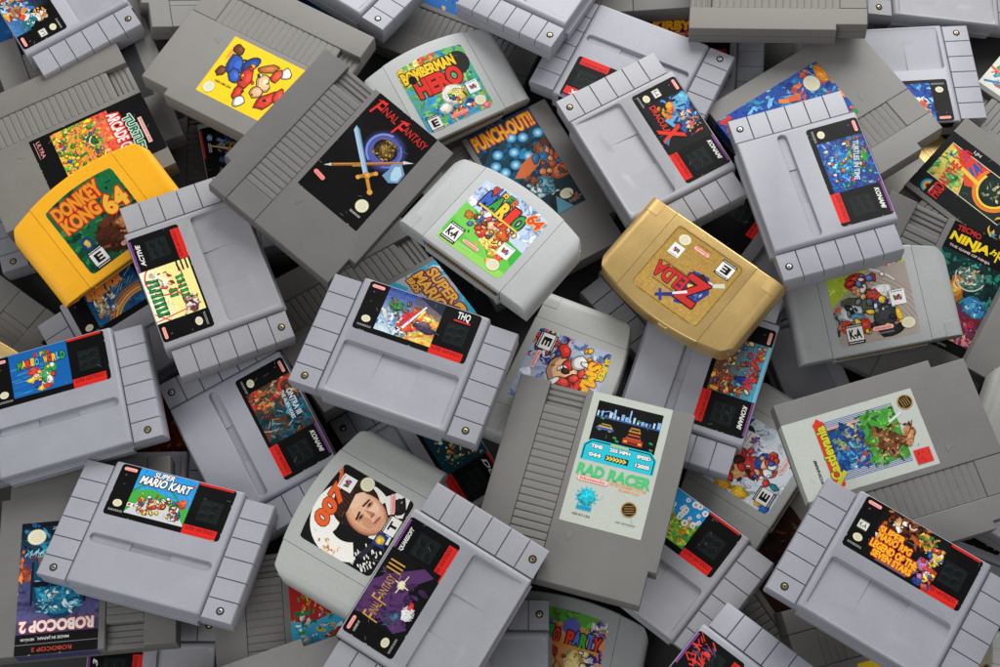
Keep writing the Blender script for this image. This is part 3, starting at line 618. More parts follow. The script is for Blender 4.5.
@art('K4')
def _(p):
    p.rect(-1,-1,58,58,(22,22,22)); p.arc(26,30,21,13,-30,215,(240,238,230),30); p.ell(18,44,10,8,(240,238,230)); p.strokes(1,2,18,17,[(238,238,232)],34,1.4,3.4,.8,30,60)
    p.ell(37,33,15,15.5,(44,29,24),-18,26); p.ell(43,38,11,8,(58,38,30),-30,22); p.ell(27,36,6,9,(40,27,22),-10)
    p.poly([(22,15),(30,12),(33,2),(24,1)],(236,236,230)); p.poly([(40,10),(50,20),(57,14),(57,4),(44,2)],(238,238,232)); p.poly([(33,8),(38,3),(44,8),(40,13)],(30,28,28)); p.ell(34,13,6.5,7,(178,116,86),-18)
    p.busy=.1; p.ell(34.4,24,12.4,15.8,(170,110,82),-18,34); p.ell(35,24.6,11.6,15,(208,150,116),-18,32); p.ell(35.8,25.4,10.4,13.8,(224,172,138),-18,30); p.ell(37,26.4,8.4,11.6,(234,186,152),-18,28); p.ell(39.6,34,7,3.8,(242,200,168),-18,22); p.ell(40.4,22,3.6,3.8,(242,200,170),0,18); p.ell(30,20,3.0,4.8,(206,150,118),-14,18); p.ell(33,12.8,4.8,2.8,(214,158,126),-14,18); p.ell(30.6,26,3.2,1.8,(196,138,108),-8,14); p.ell(41,25.4,3.2,1.7,(206,150,120),-10,14)
    p.busy=0; p.poly([(27.6,28.6),(33.8,29.4),(34,28),(28,27.2)],(58,38,30)); p.poly([(37.6,29.6),(44.4,28),(44,26.8),(37.6,28.2)],(58,38,30)); p.ell(31,26.2,1.9,.8,(70,52,46),-4); p.ell(41,25.6,1.9,.8,(70,52,46),-10); p.ell(31.2,26.3,.7,.6,(20,20,24)); p.ell(41.2,25.7,.7,.6,(20,20,24))
    p.poly([(36.4,27),(38,21),(36.6,19.6),(34.6,20.2)],(198,134,100)); p.ell(35.8,20,2.2,.9,(170,104,78),-8); p.ell(34.6,15.8,3.6,.8,(160,84,76),-12); p.ell(34.2,14.8,2.6,.6,(206,138,112),-12); p.poly([(23,38),(30,36),(44,37.5),(47,34),(48,44),(36,49),(24,46)],(48,31,26))
    for k in range(9): p.line(25+k*2.4,38+1.2*math.sin(k),28+k*2.3,46,.5,(84,58,44))
    p.poly([(8,15),(34,7),(36,4),(8,11)],(44,42,52)); p.blob(50,8,6,5,(30,30,32))
    p.text('007',28,48,28,9.5,(232,98,44),0,.05,.2,(120,30,16),.06); p.poly([(40,50),(53,55.5),(54,54),(41,47)],(232,98,44)); p.splat(1,26,8,46,[(226,130,40),(240,180,80)],14,.6,1.4)
    p.n64(46,46,10,0); p.seal(52,34,5.2,5.0); p.pill(49,12.5,14,3.2,30); p.rect(20,3,29,11,(40,60,130)); p.blob(24.5,7,3,3.2,(236,196,60)); p.esrb(36,4.5,13,11,'T'); p.tiny(53,8,1.4,1.4,1,(200,200,200))
@art('S11')
def _(p):
    wide_base(p,'purple','SQUARESOFT'); p.region(13,60,1,37.4); p.rect(13,1,60,38,(15,14,16)); p.poly([(14,36),(36,37),(44,30),(58,12),(56,4),(44,14),(30,10),(20,2),(14,8),(18,20)],(88,54,102)); p.splat(16,18,46,36,[(92,58,104),(78,47,90),(72,44,84)],36,1.2,3.4); p.splat(20,4,46,24,[(84,52,96),(68,40,80)],30,1.4,3); p.splat(16,10,24,20,[(40,70,90),(60,90,110)],8,1,2)
    p.text('INAL',22,26,7.5,5.6,(214,160,70),0,-.006); p.text('ANTASY',37,27,14.5,5.6,(214,160,70),0,-.006); p.text('F',16.2,25.6,4,11,(214,160,70),0,-.004,.1); p.text('F',28,26.4,3.6,11,(214,160,70),0,-.004,.1); p.text('III',50,28.4,6.5,10.5,(214,160,70),0,-.004); p.line(44,22.4,47,22.4,.3,(214,160,70)); p.blob(42,19,3,2.6,(240,230,190)); p.line(36,20,49,18,.6,(250,240,200)); p.line(41.6,14,42.6,24,.6,(250,240,200)); p.blob(29,7,4.5,4,(240,240,238)); p.blob(34,7,2.6,1.8,(222,60,46)); p.blob(24,12,2.4,2,(60,120,140)); p.splat(25,4,33,10,[(240,240,238),(210,210,215)],10,.8,1.8); p.region(); p.text('LICENSED BY',6.5,30,7,1.4,(210,210,205))
@art('N9')
def _(p):
    p.rect(-1,-1,55,93,(190,196,186)); p.rect(5,57.5,49,86,(10,12,12)); p.region(5,49,57.5,86)
    for k in range(16):
        x=6+k*2.7; h=p.r.uniform(1.4,5); p.rect(x,75.5,x+p.r.uniform(1,2.3),75.5+h,p.r.choice([(130,180,226),(190,214,232),(80,120,190)]))
    p.rect(27.4,75,28.4,84,(150,190,230)); p.rect(17,75,18.2,82,(150,190,230)); p.rect(5,74.5,49,75.3,(60,90,150)); p.line(8,78,14,80,.5,(150,190,230)); p.line(14,80,19,77.6,.5,(150,190,230))
    p.poly([(8,67.6),(11,70.6),(16.6,70.6),(19,67.6)],(206,170,60)); p.rect(7.6,66.4,19.4,68,(60,90,170)); p.rect(10,69,17,70,(30,36,60)); p.rect(9,65.6,11,66.4,(150,150,60)); p.rect(16,65.6,18,66.4,(150,150,60))
    p.poly([(27.4,63),(29.6,68),(37,68),(39.2,63)],(190,84,46)); p.rect(26.6,60.6,40,64.4,(176,60,36)); p.rect(29,65.4,37.6,66.8,(30,24,26)); p.poly([(29,69.2),(30.4,72.6),(36,72.6),(37.4,69.2)],(186,130,50)); p.rect(30.4,70.4,36,71.6,(40,34,34)); p.rect(27.4,61.6,29.6,62.8,(226,180,80)); p.rect(37,61.6,39.2,62.8,(226,180,80)); p.rect(29.8,61.2,36.8,62.2,(60,24,20))
    for x,y in ((20,62),(44,64),(45,59.5),(22,60),(9,73.5),(33,77)): p.rect(x,y,x+2.4,y+1.3,(50,150,80),-12)
    p.region(); cy=(40,196,214); p.poly([(2.5,43.5),(2.5,54),(7,58.6),(47,58.6),(51.5,54),(51.5,43.5)],cy); p.line(3.6,44,3.6,53.6,.8,(20,40,44)); p.line(3.6,53.6,7.6,57.4,.8,(20,40,44)); p.line(7.6,57.4,46.4,57.4,.8,(20,40,44)); p.line(46.4,57.4,50.4,53.6,.8,(20,40,44)); p.line(50.4,53.6,50.4,44,.8,(20,40,44)); p.rect(20,56.6,32,57.9,(200,190,80))
    p.text('TIME',11.5,54,7.5,2.2,WHT,0,.06,0,(20,40,44),.14); p.text('255 MPH',27,54,13.5,2.2,WHT,0,.06,0,(20,40,44),.14); p.text('SPEED',43,54,9,2.2,WHT,0,.06,0,(20,40,44),.14); p.text('044',11.5,48,7.5,2.4,WHT,0,.06,0,(20,40,44),.14)
    p.rect(18.5,46,34,50,(20,40,44)); p.text('>>>>>>',26,48,13,2.6,(236,210,90),0,.05); p.text('12005',43.5,48,9,2.4,WHT,0,.06,0,(20,40,44),.14)
    p.text('RAD RACER',27,37,48,7.2,(80,196,120),0,.05,.06); p.pill(14.5,30.8,21,3.8,0,(224,70,60),(222,206,196)); p.text('ENTERTAINMENT SYSTEM',38,31.8,24,2,(236,170,110),0,.03); p.text('GAME PAK',39,29,14,1.6,(236,170,110),0,.03)
    p.blob(13.5,19,5.5,5.5,cy,0,.35,14)
    for k in range(14):
        a=k*.449; p.ell(13.5+6.6*math.cos(a),19+6.0*math.sin(a),1.1,.55,cy,math.degrees(a),8)
    p.rect(8.5,9.8,18.5,12.8,(36,170,206)); p.text('ACTION SERIES',13.5,11.3,9,1.2,(20,90,120)); p.text('NES-RC-USA',13,6.4,12,1.4,(90,90,84)); p.seal(42,17.5,5.3,5.3,0,True); p.text('1987 NINTENDO',42,7.6,13,1,(110,110,104))
@art('S12')
def _(p):
    wide_base(p,'purple','KONAMI'); p.region(13.5,55,2.5,37.4); p.grad(13,2,56,38,(60,50,40),(110,50,36),5,True); p.splat(14,3,34,37,[(150,80,50),(190,90,50),(90,70,50),(60,80,70),(210,150,90),(170,50,40)],110,.8,3.4); p.splat(30,3,55,37,[(30,70,80),(40,100,110),(20,44,50),(60,60,50),(24,90,110)],120,.8,3.4); p.splat(32,24,50,37,[(30,110,150),(40,140,170)],16,1,3); p.strokes(14,4,54,30,[(210,160,80),(24,24,26),(140,190,190)],40,2,6,.5)
    p.arc(21,31,5.4,1.8,100,290,(222,56,40)); p.arc(21,31,5.4,1.8,10,100,(246,190,50)); p.text('ONTRA III',34,30.5,20,4,(206,226,232),-2,.03,0,(30,50,70),.08); p.text('THE ALIEN WARS',34,25.6,22,2.6,(206,226,232),-2,.03,0,(30,50,70),.08); p.region()
@art('S13')
def _(p):
    wide_base(p,'none' if False else 'red',None,True); p.rect(55,34.6,81,38,BLK); p.text('THQ',70,32.2,9,6,(240,240,236),0,.02); p.rect(64,28,76,29,(222,50,42))
    p.region(14.5,55.5,4,37.4); p.grad(14,4,35,38,(214,232,236),(44,66,140),9); p.grad(35,4,56,38,(244,206,90),(60,60,110),9); p.splat(34,4,56,28,[(246,206,80),(240,150,60),(250,226,130),(226,110,60)],60,1.2,4)
    p.comic(18,16,40,30,[(206,54,40),(60,140,90),(226,140,60),(90,60,50)],14,.7,2.4); p.splat(14,5,36,22,[(236,240,240),(120,170,200),(70,120,170),(190,220,230)],70,.7,2.4); p.blob(24,25,5,4,(60,140,90)); p.splat(18,18,32,29,[(60,140,90),(40,90,60),(200,120,60)],20,.6,1.8); p.blob(33,16,4,8,(212,54,40),-30); p.blob(37,22,5,2.6,(206,60,44),50); p.blob(36,12,3,4,(226,80,50)); p.poly([(30,8),(43,31),(44,30.4),(32,7.4)],(232,240,244)); p.blob(47,15,9,3,(70,60,90),-6); p.blob(46,18,6,2,(110,90,100)); p.splat(28,6,44,20,[(220,70,50),(240,236,224),(60,80,130),(40,40,50)],40,.5,1.6); p.poly([(35,38),(56,38),(56,28),(44,33)],(40,46,60)); p.region()
@art('N10')
def _(p):
    p.rect(-1,-1,55,93,(170,182,190)); p.poly([(-1,93),(16,93),(10,78),(-1,70)],(36,170,206)); p.poly([(28,93),(54,93),(54,70),(46,72),(38,84)],(36,170,206)); p.poly([(-1,56),(10,62),(16,52),(30,52),(30,44),(-1,40)],(36,170,206)); p.poly([(40,50),(54,54),(54,40),(36,40)],(36,170,206)); p.splat(0,60,54,92,[(180,190,196),(160,174,184)],30,2,5)
    o=(126,26,34); f=(238,180,72)
    p.text('SUPER',22,84,33,7.6,f,0,.04,.0,o,.16); p.text('MARIO',20.5,74,35,8.2,f,0,.04,0,o,.16); p.text('BROS',10,66.5,13,4.6,f,0,.04,0,o,.2); p.ell(46,81,5.5,6,o); p.text('2',46,81.5,9,10,f,0,.07,0,o,.12); p.splat(0,0,54,42,[(60,140,70),(214,60,44),(240,200,80),(70,120,190)],120,1,4)
@art('K5')
def _(p):
    p.rect(-1,-1,58,58,(176,188,214)); p.splat(0,0,57,57,[(150,166,206),(200,208,224),(120,140,196),(214,218,228)],90,2,5); p.splat(0,0,24,26,[(40,60,130),(60,90,170),(214,56,44),(236,180,70),(30,44,96)],70,1,3.4); p.splat(22,38,57,57,[(200,206,220),(220,224,230)],20,2,4)
    p.form(27,29,13,11,(236,184,138),10); p.form(36,37,13,8,(216,46,40),-38); p.comic(18,20,42,42,[(216,46,40),(236,184,138),(240,236,228),(226,70,54),(60,36,30)],16,1,5); p.form(15,36,5.5,5,(238,238,230)); p.form(11,23,6,4,(212,50,42),30); p.comic(4,34,18,54,[(244,190,40),(236,150,40),(238,236,226),(70,100,180)],10,1.4,3.6); p.comic(2,2,18,24,[(50,74,150),(206,60,50),(80,120,190)],9,1.4,4)
    p.blob(44,47,11,6.5,(30,24,22),0,.5,18); p.text('SMASH',33,48,42,9,(246,196,44),0,.05,0,(206,60,30),.08); p.text('SUPER',14,54,18,4,(246,210,60),0,.05,0,(40,30,20),.1); p.esrb(9,8.6,13,13,'E'); p.pill(24,7,15,3.4,0,(226,60,50),(238,210,206))
@art('K6')
def _(p):
    p.rect(-1,-1,58,58,(176,140,70)); p.grad(-1,-1,58,58,(172,136,66),(182,146,76),4)
    p.seal(46.5,7.2,4.8,4.2); p.n64(46.5,17,9); p.pill(31.5,7.5,13,3); p.tiny(31.5,4.2,12,1.2,1,(110,80,40)); p.esrb(10,8.5,12,12.5,'E')
    p.poly([(12,44),(24,49),(31,38),(27,22),(15,20),(8,30)],(44,62,140)); p.splat(11,22,29,46,[(60,80,160),(220,226,230),(90,120,180),(30,40,90),(40,40,44)],40,.8,2.6); p.poly([(10,25),(18,33),(27,28),(20,20)],(36,40,40)); p.poly([(2,20),(16,30),(17,28),(4,17)],(206,210,190)); p.blob(21,33,3,2,(240,200,70))
    p.text('Z',19,35,15,19,(206,44,44),0,.04,0,(50,16,20),.05); p.text('ELDA',38,35,25,10.5,(206,44,44),0,.03,0,(96,30,26),.06); p.tiny(30,43,34,1.3,1,(120,84,40)); p.tiny(34,28,30,1.2,1,(120,84,40)); p.poly([(26,45),(37,53),(38.4,51.4),(28,43)],(40,50,130)); p.poly([(31,53),(37,46),(38.4,47),(33,54)],(50,60,150)); p.poly([(20,38),(28,45),(29,43.6),(22,37)],(225,228,230))
    P=rrect(.6,56.4,.6,55,3,4); 
    for i in range(len(P)): p.line(*P[i],*P[(i+1)%len(P)],.5,(140,106,48))
@art('K7')
def _(p):
    p.rect(-1,-1,58,58,(168,156,146)); 
    for k in range(12): p.arc(8,-8,46+k*1.4,.6,20,80,((182,170,160),(150,138,128))[k%2],18)
    p.poly([(-1,58),(58,58),(58,52),(40,53),(22,48),(10,36),(-1,28)],(176,198,56)); p.splat(0,34,22,57,[(186,210,66),(130,170,50),(206,220,96)],40,1,3); p.poly([(26,58),(50,58),(42,52),(30,50)],(96,140,190)); p.splat(36,52,52,57,[(200,44,40),(240,236,228),(60,60,60)],20,.7,1.8); p.arc(20,18,35,1.0,40,110,(226,222,210),18); p.splat(0,6,14,30,[(60,60,64),(206,66,48),(110,120,120)],20,1.4,3.6)
    p.blob(20,44,8,6,(196,56,44),20); p.blob(22,37,6,4.4,(222,160,118)); p.blob(27,36,4,2,(60,40,32)); p.blob(36,34,8,5.5,(226,228,222)); p.blob(30,32,5,5,(206,66,48)); p.blob(20,27,13,6,(84,92,74),-14); p.blob(12,22,9,6,(206,214,214)); p.blob(16,19,8,3.4,(90,140,170),-30); p.blob(34,26,7,3,(60,70,140)); p.blob(8,13,5,5,(206,60,44)); p.rect(28,7,44,24,(52,54,56),4); p.blob(36,16,9,9,(60,62,64),0,.1,14); p.blob(45,16,2.2,6,(236,196,60)); p.blob(38,6,9,4.6,(40,40,42)); p.blob(20,12,5,6,(200,60,46)); p.comic(8,6,46,30,[(40,42,44),(96,98,100),(206,60,48),(220,224,222),(120,130,120),(236,196,60)],30,.8,3.6); p.comic(14,32,42,48,[(206,56,44),(228,170,126),(232,232,228),(90,130,190)],14,1,4)
    p.esrb(12,7.6,12,14,'K-A'); p.pill(32,8.6,15,3.3); p.tiny(33,5,12,1.4,2,(150,150,145)); p.n64(46.5,28,10.5); p.seal(50,9,5.2,4.2)
@art('N12')
def _(p):
    p.grad(-1,-1,55,93,(40,90,170),(34,70,160),6); p.splat(0,0,54,92,[(40,130,200),(60,160,220),(34,60,150),(120,190,226),(50,80,170)],160,1.2,4.2)
    p.splat(18,0,52,30,[(236,110,50),(226,70,44),(240,150,70)],26,1.4,4); p.strokes(10,8,46,50,[(236,100,50),(240,140,60)],8,7,11,4,50,70); p.blob(44,3,8,5,(240,150,50)); p.seal(40,14,7.4,6.4); p.splat(0,0,8,14,[(110,50,100),(80,60,130),(226,90,60)],20,1,2.4); p.ell(1.5,1.5,3,3,(44,150,70)); p.text('M',46,85,12,9,(206,60,60),0,.04); p.splat(4,40,40,60,[(60,150,90),(30,60,130)],14,1,3)
@art('S15')
def _(p):
    wide_base(p,'red',None); p.region(13.5,54,3,38); p.grad(13,3,55,38,(30,60,150),(40,120,200),5); p.splat(13,3,54,38,[(40,90,180),(70,170,220),(30,50,130),(150,210,230)],110,1,3.6); p.splat(16,16,34,32,[(222,60,44),(240,200,80),(240,240,236),(230,120,50)],40,.8,2.8); p.region()
@art('S17')
def _(p):
    wide_base(p,'red',None); p.rect(13,0,55,38,BLK); p.text('KIRBY',35,28.5,29,7.5,(248,190,40),0,.05,0,(220,80,30),.08); p.strokes(34,19,54,23,[(240,150,60),(206,80,40)],26,1.5,4,1,20,110); p.splat(36,14,54,18,[(244,160,40),(250,210,80),(200,80,40)],30,.6,1.8); p.splat(58,24,64,28,[(246,200,50)],5,.6,1.4)
@art('N14')
def _(p):
    p.rect(-1,-1,55,93,(214,216,204)); p.splat(4,30,50,88,[(226,232,228),(246,196,60),(226,80,50),(60,150,190),(60,150,80),(236,240,236)],120,1.2,4); p.strokes(4,50,50,90,[(246,180,40),(40,120,180),(226,90,60)],30,6,16,1.4)
@art('N15')
def _(p):
    p.rect(-1,-1,55,93,(24,27,27)); p.region(15,46,20,86); p.rect(14,20,47,87,(40,52,50)); p.poly([(14,87),(47,87),(40,66),(14,56)],(226,190,96)); p.splat(15,62,46,87,[(60,176,90),(90,190,110),(236,206,90),(190,214,110),(50,150,80)],80,1.2,3.8); p.poly([(46,87),(47,20),(36,30),(28,50),(24,58),(40,72)],(226,84,50)); p.poly([(46,80),(47,40),(40,56),(34,70)],(224,70,48)); p.blob(36,38,15,13,(34,48,46),30,.1,16); p.arc(36,38,15,2,70,250,(248,206,70),22,13); p.arc(36,38,17.6,2.4,60,240,(240,130,50),22,15.4); p.strokes(36,56,46,78,[(50,100,180),(40,80,160)],9,6,12,1.8,50,80); p.poly([(30,50),(34,80),(37,80),(33,50)],(246,200,80)); p.splat(28,30,44,44,[(150,150,110),(206,196,150),(60,70,60)],22,.6,2); p.region()
    p.region(2,46,0,24); p.blob(14,16,9,9,(22,26,26)); p.arc(14,16,9,1.4,0,200,(244,190,60),16); p.splat(6,4,44,20,[(40,130,170),(226,90,60),(246,200,80),(34,46,44),(34,46,44)],40,.8,2.6); p.region()
    p.line(15,20,15,86,.6,(226,220,180)); p.line(46,20,46,86,.6,(226,220,180))
    p.text('FRIDAY THE 13th',25,72,46,8,(226,50,44),0,.03,0,None,.04,lambda u,v,w,h:(u,v+2.4*(u/w)))
    for k,c in enumerate(((60,110,200),(60,180,210),(90,190,90),(246,210,70),(240,140,60),(226,60,50))): p.arc(6.5,78,5.4-k*.75,.8,0,180,c,12)
    p.tiny(6.5,75,6,1.4,1,(225,225,220)); p.text('LJN',50,66,6,3,(226,226,222),-90)
@art('N16')
def _(p):
    p.rect(-1,-1,55,93,(18,19,20)); p.region(0,54,8,70); p.grad(0,8,54,70,(150,40,90),(30,70,70),10); p.rect(0,36,54,70,(24,50,50)); p.splat(0,34,54,70,[(30,100,90),(20,60,60),(40,130,110),(20,34,36),(60,150,130)],130,1,3.4); p.blob(22,46,6,10,(236,140,50),10); p.blob(22,46,3.4,7,(246,200,100)); p.blob(28,57,10,7,(70,110,100)); p.splat(18,48,38,64,[(226,190,140),(60,130,110),(180,120,70),(220,224,214)],50,.7,2.2); p.arc(28,58,11,1,180,350,(206,200,190)); p.blob(12,38,6,6,(40,70,140)); p.splat(8,32,18,44,[(50,80,150),(30,40,80),(200,150,120)],16,.8,2); p.blob(40,37,9,8,(60,140,190)); p.splat(34,31,46,43,[(206,230,236),(90,170,210),(40,90,140)],26,.8,2.4); p.line(4,26,50,30,2,(120,50,30)); p.splat(0,22,54,30,[(190,50,90),(206,70,110),(150,40,80)],30,1.4,3.4); p.splat(0,14,54,24,[(170,150,60),(60,60,36),(206,180,80),(110,100,50)],60,.8,2.2); p.splat(0,8,54,15,[(226,190,150),(206,120,130),(90,80,150)],36,1,3); p.region()
    p.text('TECMO',13,87.3,18,4,(206,50,44),0,.03,0,None,.04,lambda u,v,w,h:(u,v+.8*(1-(2*u/w)**2))); p.text('NINJA',17,79.5,29,8,(248,214,40),0,.05,.06); p.text('外伝',42,79.3,19,8.5,(248,214,40),0,.02); p.text('THE GAME OF NINJA',20,72.6,32,2.2,(226,190,186),-2,.03); p.seal(31,16,5.4,5.4); p.text('NES-NG-USA',14,5.6,12,1.8,(60,110,190)); p.text('MADE IN JAPAN',26,3,16,1.8,(225,225,220))
@art('N18')
def _(p):
    p.rect(-1,-1,55,93,(188,194,186)); p.region(7,48,16,66)
    for k in range(6): p.rect(7+k*1.1,16,7.5+k*1.1,66,(40,70,150)); p.rect(48-k*1.1,16,47.5-k*1.1,66,(40,70,150) if k<4 else (206,80,60))
    p.rect(13,36,42,66,(28,72,140)); p.splat(13,38,42,64,[(34,90,160),(24,56,116),(50,120,170),(30,70,130)],60,1.4,3.6); p.splat(14,40,30,56,[(60,150,190),(110,190,206),(40,110,160),(200,220,220),(190,90,70)],40,.7,2.2); p.splat(26,40,42,62,[(190,190,110),(120,140,90),(160,160,140),(60,80,60)],40,.8,2.4)
    p.rect(11,14,46,40,(70,150,60)); p.splat(10,14,46,42,[(80,160,60),(60,130,50),(120,190,80),(40,90,44),(150,200,100)],110,.9,3); p.region(4,50,2,70); p.blob(22,24,6,9,(110,74,40),20); p.blob(30,30,3.4,8,(130,88,50),-50); p.blob(16,26,4,3,(150,104,66)); p.blob(24,12,4,8,(190,140,96),70); p.splat(14,8,34,36,[(96,60,32),(150,100,60),(60,38,24),(196,150,110)],60,.7,2.2); p.arc(40,26,20,.7,100,250,(130,50,36),22); p.line(40,12,36,22,1.6,(206,220,220)); p.region()
    p.rect(4,64,49,71,(212,58,40)); p.poly([(1,67.5),(6,72),(6,63)],(212,58,40)); p.poly([(52,67.5),(47,72),(47,63)],(212,58,40)); p.text('Castlevania',27.5,67.4,37,6.6,(206,196,52),0,.04,0,(70,70,20),.07); p.poly([(4,72),(14,62),(12,60),(2,70)],(190,196,60)); p.text('KONAMI',17,78,17,1.8,(60,60,58),0,.03,.3); p.seal(46,7,5.2,5.4,0,True); p.rect(3,3,13,14,(214,52,44)); p.splat(4,4,12,13,[(190,36,34),(160,30,30)],10,.6,1.6)
@art('S18')
def _(p):
    wide_base(p,'red',None,True,True); p.region(14,60,1.5,38); p.rect(14,0,60,38,(18,16,16)); p.splat(17,22,46,37,[(110,54,28),(150,76,34),(70,34,20),(190,96,40),(60,30,20)],70,1,3.4); p.splat(22,26,30,34,[(226,200,150),(240,236,226),(200,140,90)],14,.8,2); p.arc(34,34,2.4,.7,180,360,(236,232,226)); p.blob(17.5,22,2,3,(70,80,110)); p.poly([(15,18),(20,19),(18,13)],(225,225,220)); p.poly([(22,2),(44,2),(50,10),(30,8)],(120,90,104))
    o=(206,52,30); f=(248,190,40)
    p.text('SUPER',25,22,17,4.2,f,0,.04,0,o,.12); p.text('MARIO RPG',29,17.6,23,4.4,f,0,.04,0,o,.12); p.text('LEGEND OF THE',31.5,11.4,32,4.6,f,0,.05,0,o,.12); p.text('SEVEN STARS',32.5,6,27,4.2,f,0,.05,0,o,.12)
    p.blob(46,30,5,4,(60,130,60)); p.splat(41,25,52,34,[(70,150,60),(236,140,50),(200,70,40),(246,200,70),(40,60,40)],40,.7,2); p.blob(55,24,4.4,5,(246,206,60)); p.splat(51,20,59,29,[(248,220,90),(236,170,120),(240,236,226)],20,.7,1.8); p.blob(50,15,4.4,4.4,(190,120,170)); p.blob(56,12,5,4.6,(214,56,42)); p.blob(54.5,8,3,3,(248,206,80)); p.ell(54,10.4,1.2,1.2,WHT); p.blob(52,4,3.4,2.6,(50,90,180)); p.blob(57,3,3,2,(200,80,70)); p.comic(48,3,60,30,[(246,210,80),(214,60,46),(50,90,180),(240,236,228),(190,120,170),(246,200,110)],36,.7,2.2); p.region()
@art('S19')
def _(p):
    wide_base(p,'red',None); p.region(10,55,4.5,38); p.grad(10,4,56,38,(90,190,70),(26,140,206),4); p.rect(10,20,56,38,(34,146,210)); p.poly([(10,24),(22,25),(38,20),(56,24),(56,4),(10,4)],(50,150,64)); p.splat(12,5,54,20,[(150,190,50),(226,176,50),(110,180,60),(236,140,50),(60,160,70),(190,200,70)],110,1,3.4); p.strokes(12,6,40,20,[(226,166,50),(236,200,70),(110,170,50)],30,4,9,1.1,0,20)
    for _ in range(17):
        x=p.r.uniform(36,54); y=p.r.uniform(18,37); r=p.r.uniform(1.1,2.4); p.ell(x,y,r,r,(232,238,238)); p.ell(x+.2,y,r*.45,r*.5,(206,150,140))
    p.text('CTIC',24,24,17,6.5,(130,206,232),0,.05,0,(236,246,248),.08); p.blob(17,34,2.6,2.2,(226,120,110)); p.blob(33,11,3.4,3,(240,150,60)); p.splat(27,5,39,15,[(60,150,206),(240,240,236),(226,70,50),(240,180,60)],30,.7,2); p.splat(12,4,18,8,[(214,130,150)],6,.8,1.6); p.region()
@art('K8')
def _(p):
    p.rect(-1,-1,58,58,(222,230,236)); p.splat(0,0,57,57,[(230,236,240),(206,222,236),(190,210,230),(240,244,246)],80,2,5); p.splat(0,30,14,57,[(60,110,180),(180,200,220),(40,50,60)],20,1,3)
    p.blob(24,28,9,8,(220,56,44),0,.16,14); p.blob(32,20,8,7,(44,84,176),0,.18,14); p.blob(17,33,7,6,(238,178,120),0,.14,14); p.blob(20,26,4,2,(50,34,28),70); p.blob(13,44,5,7,(214,54,44)); p.blob(28,38,7,5,(214,54,44)); p.ell(34,24,1.4,1.4,(244,200,60)); p.blob(40,18,3.4,3.4,(206,60,44)); p.blob(28,12,4,3,(206,60,44)); p.comic(8,12,42,46,[(226,66,50),(50,90,180),(240,190,140),(240,240,240),(70,40,30),(220,56,44)],34,1,4.6); p.blob(4,24,4.6,7,(244,190,50)); p.blob(3,38,4.4,6,(240,170,50)); p.blob(6,10,4,4,(240,180,60)); p.blob(3,4,4,3.4,(40,110,190)); p.splat(0,44,12,56,[(120,190,220),(60,60,60),(240,200,90)],14,.8,2); p.splat(38,40,56,57,[(240,242,244),(40,60,140),(30,30,36)],30,1,3.2); p.n64(42,36,10); p.splat(34,28,46,34,[(120,90,190),(60,120,200),(236,236,240)],16,.8,2); p.pill(38,8,16,3.6,0,(226,60,50),(238,224,222)); p.esrb(10.5,8,12,13,'E'); p.blob(20,6,2.4,4,(60,130,140)); p.blob(50,7,3.4,2.6,(226,180,60)); p.tiny(44,4,12,2,1,(120,130,150))
@art('K9')
def _(p):
    p.rect(-1,-1,58,58,(226,150,90)); p.rect(-1,48,58,58,(90,160,60)); p.splat(0,46,57,57,[(110,180,70),(70,140,50)],30,1.4,3); p.splat(0,36,40,48,[(236,170,110),(226,120,70)],30,2,4); p.splat(46,4,57,54,[(90,60,130),(226,222,214),(60,44,110),(120,80,150),(200,196,206)],80,1,3.2); p.ell(14,44,6,6,(96,100,190)); p.ell(32,46,6,6,(96,100,190)); p.blob(14,26,13,9,(196,70,40),0,.14,14); p.blob(20,14,14,10,(232,180,110),0,.12,14); p.blob(38,20,7,13,(240,214,140)); p.comic(6,4,46,32,[(246,226,160),(240,180,80),(250,240,210),(206,80,50),(150,80,40)],26,1,5); p.ell(17,18,2.4,3.6,(60,70,70)); p.blob(22,6,3,3,(60,40,30)); p.rect(36,2,50,13,(238,232,220)); p.tiny(43,11,10,1,1,(110,110,150)); p.splat(40,3,46,6,[(60,160,70),(226,60,44)],6,.7,1.2)
    p.letters('MARIO PARTY',28,39,52,9,[(226,60,44),(60,100,200),(226,60,44),(60,160,70),(226,60,44),(0,0,0),(226,60,44),(80,120,220),(60,170,70),(80,120,220),(226,60,44)],-2,(60,26,20),.09,.06); p.rect(2,32.4,54,34,(214,150,50),-2)
@art('S20')
def _(p): wide_base(p,'red',None)
@art('S21')
def _(p):
    wide_base(p,'purple',None); p.region(52,82,0,34.8); p.splat(62,22,80,33,[(222,46,40),(200,36,34),(60,70,90)],10,.7,2); p.strokes(60,22,80,33,[(226,48,42),(206,40,36),(226,60,46)],24,3,7,.8,30,120); p.strokes(66,20,80,30,[(60,84,130)],8,3,6,.5,30,110); p.region()
@art('N19')
def _(p): p.rect(-1,-1,55,93,(238,206,40)); p.splat(0,0,54,92,[(60,90,170),(214,60,44),(240,236,228)],40,2,5)
@art('S24')
def _(p):
    wide_base(p,'purple','KONAMI'); p.region(13,55,3,37.4); p.grad(13,3,56,38,(110,70,50),(70,170,206),6); p.comic(14,4,54,36,[(226,130,60),(170,76,50),(240,200,80),(60,120,180),(236,200,150),(120,60,40),(80,160,190),(206,150,100)],110,.6,2.6); p.splat(40,4,54,16,[(240,190,60),(150,70,40),(214,60,44)],30,.8,2.2); p.blob(42,24,3,6,(30,60,140)); p.strokes(17,25,47,32,[(214,50,42),(190,36,34)],50,2,6,.9,40,130); p.rect(13,34.6,55,37.4,(110,190,220)); p.region()
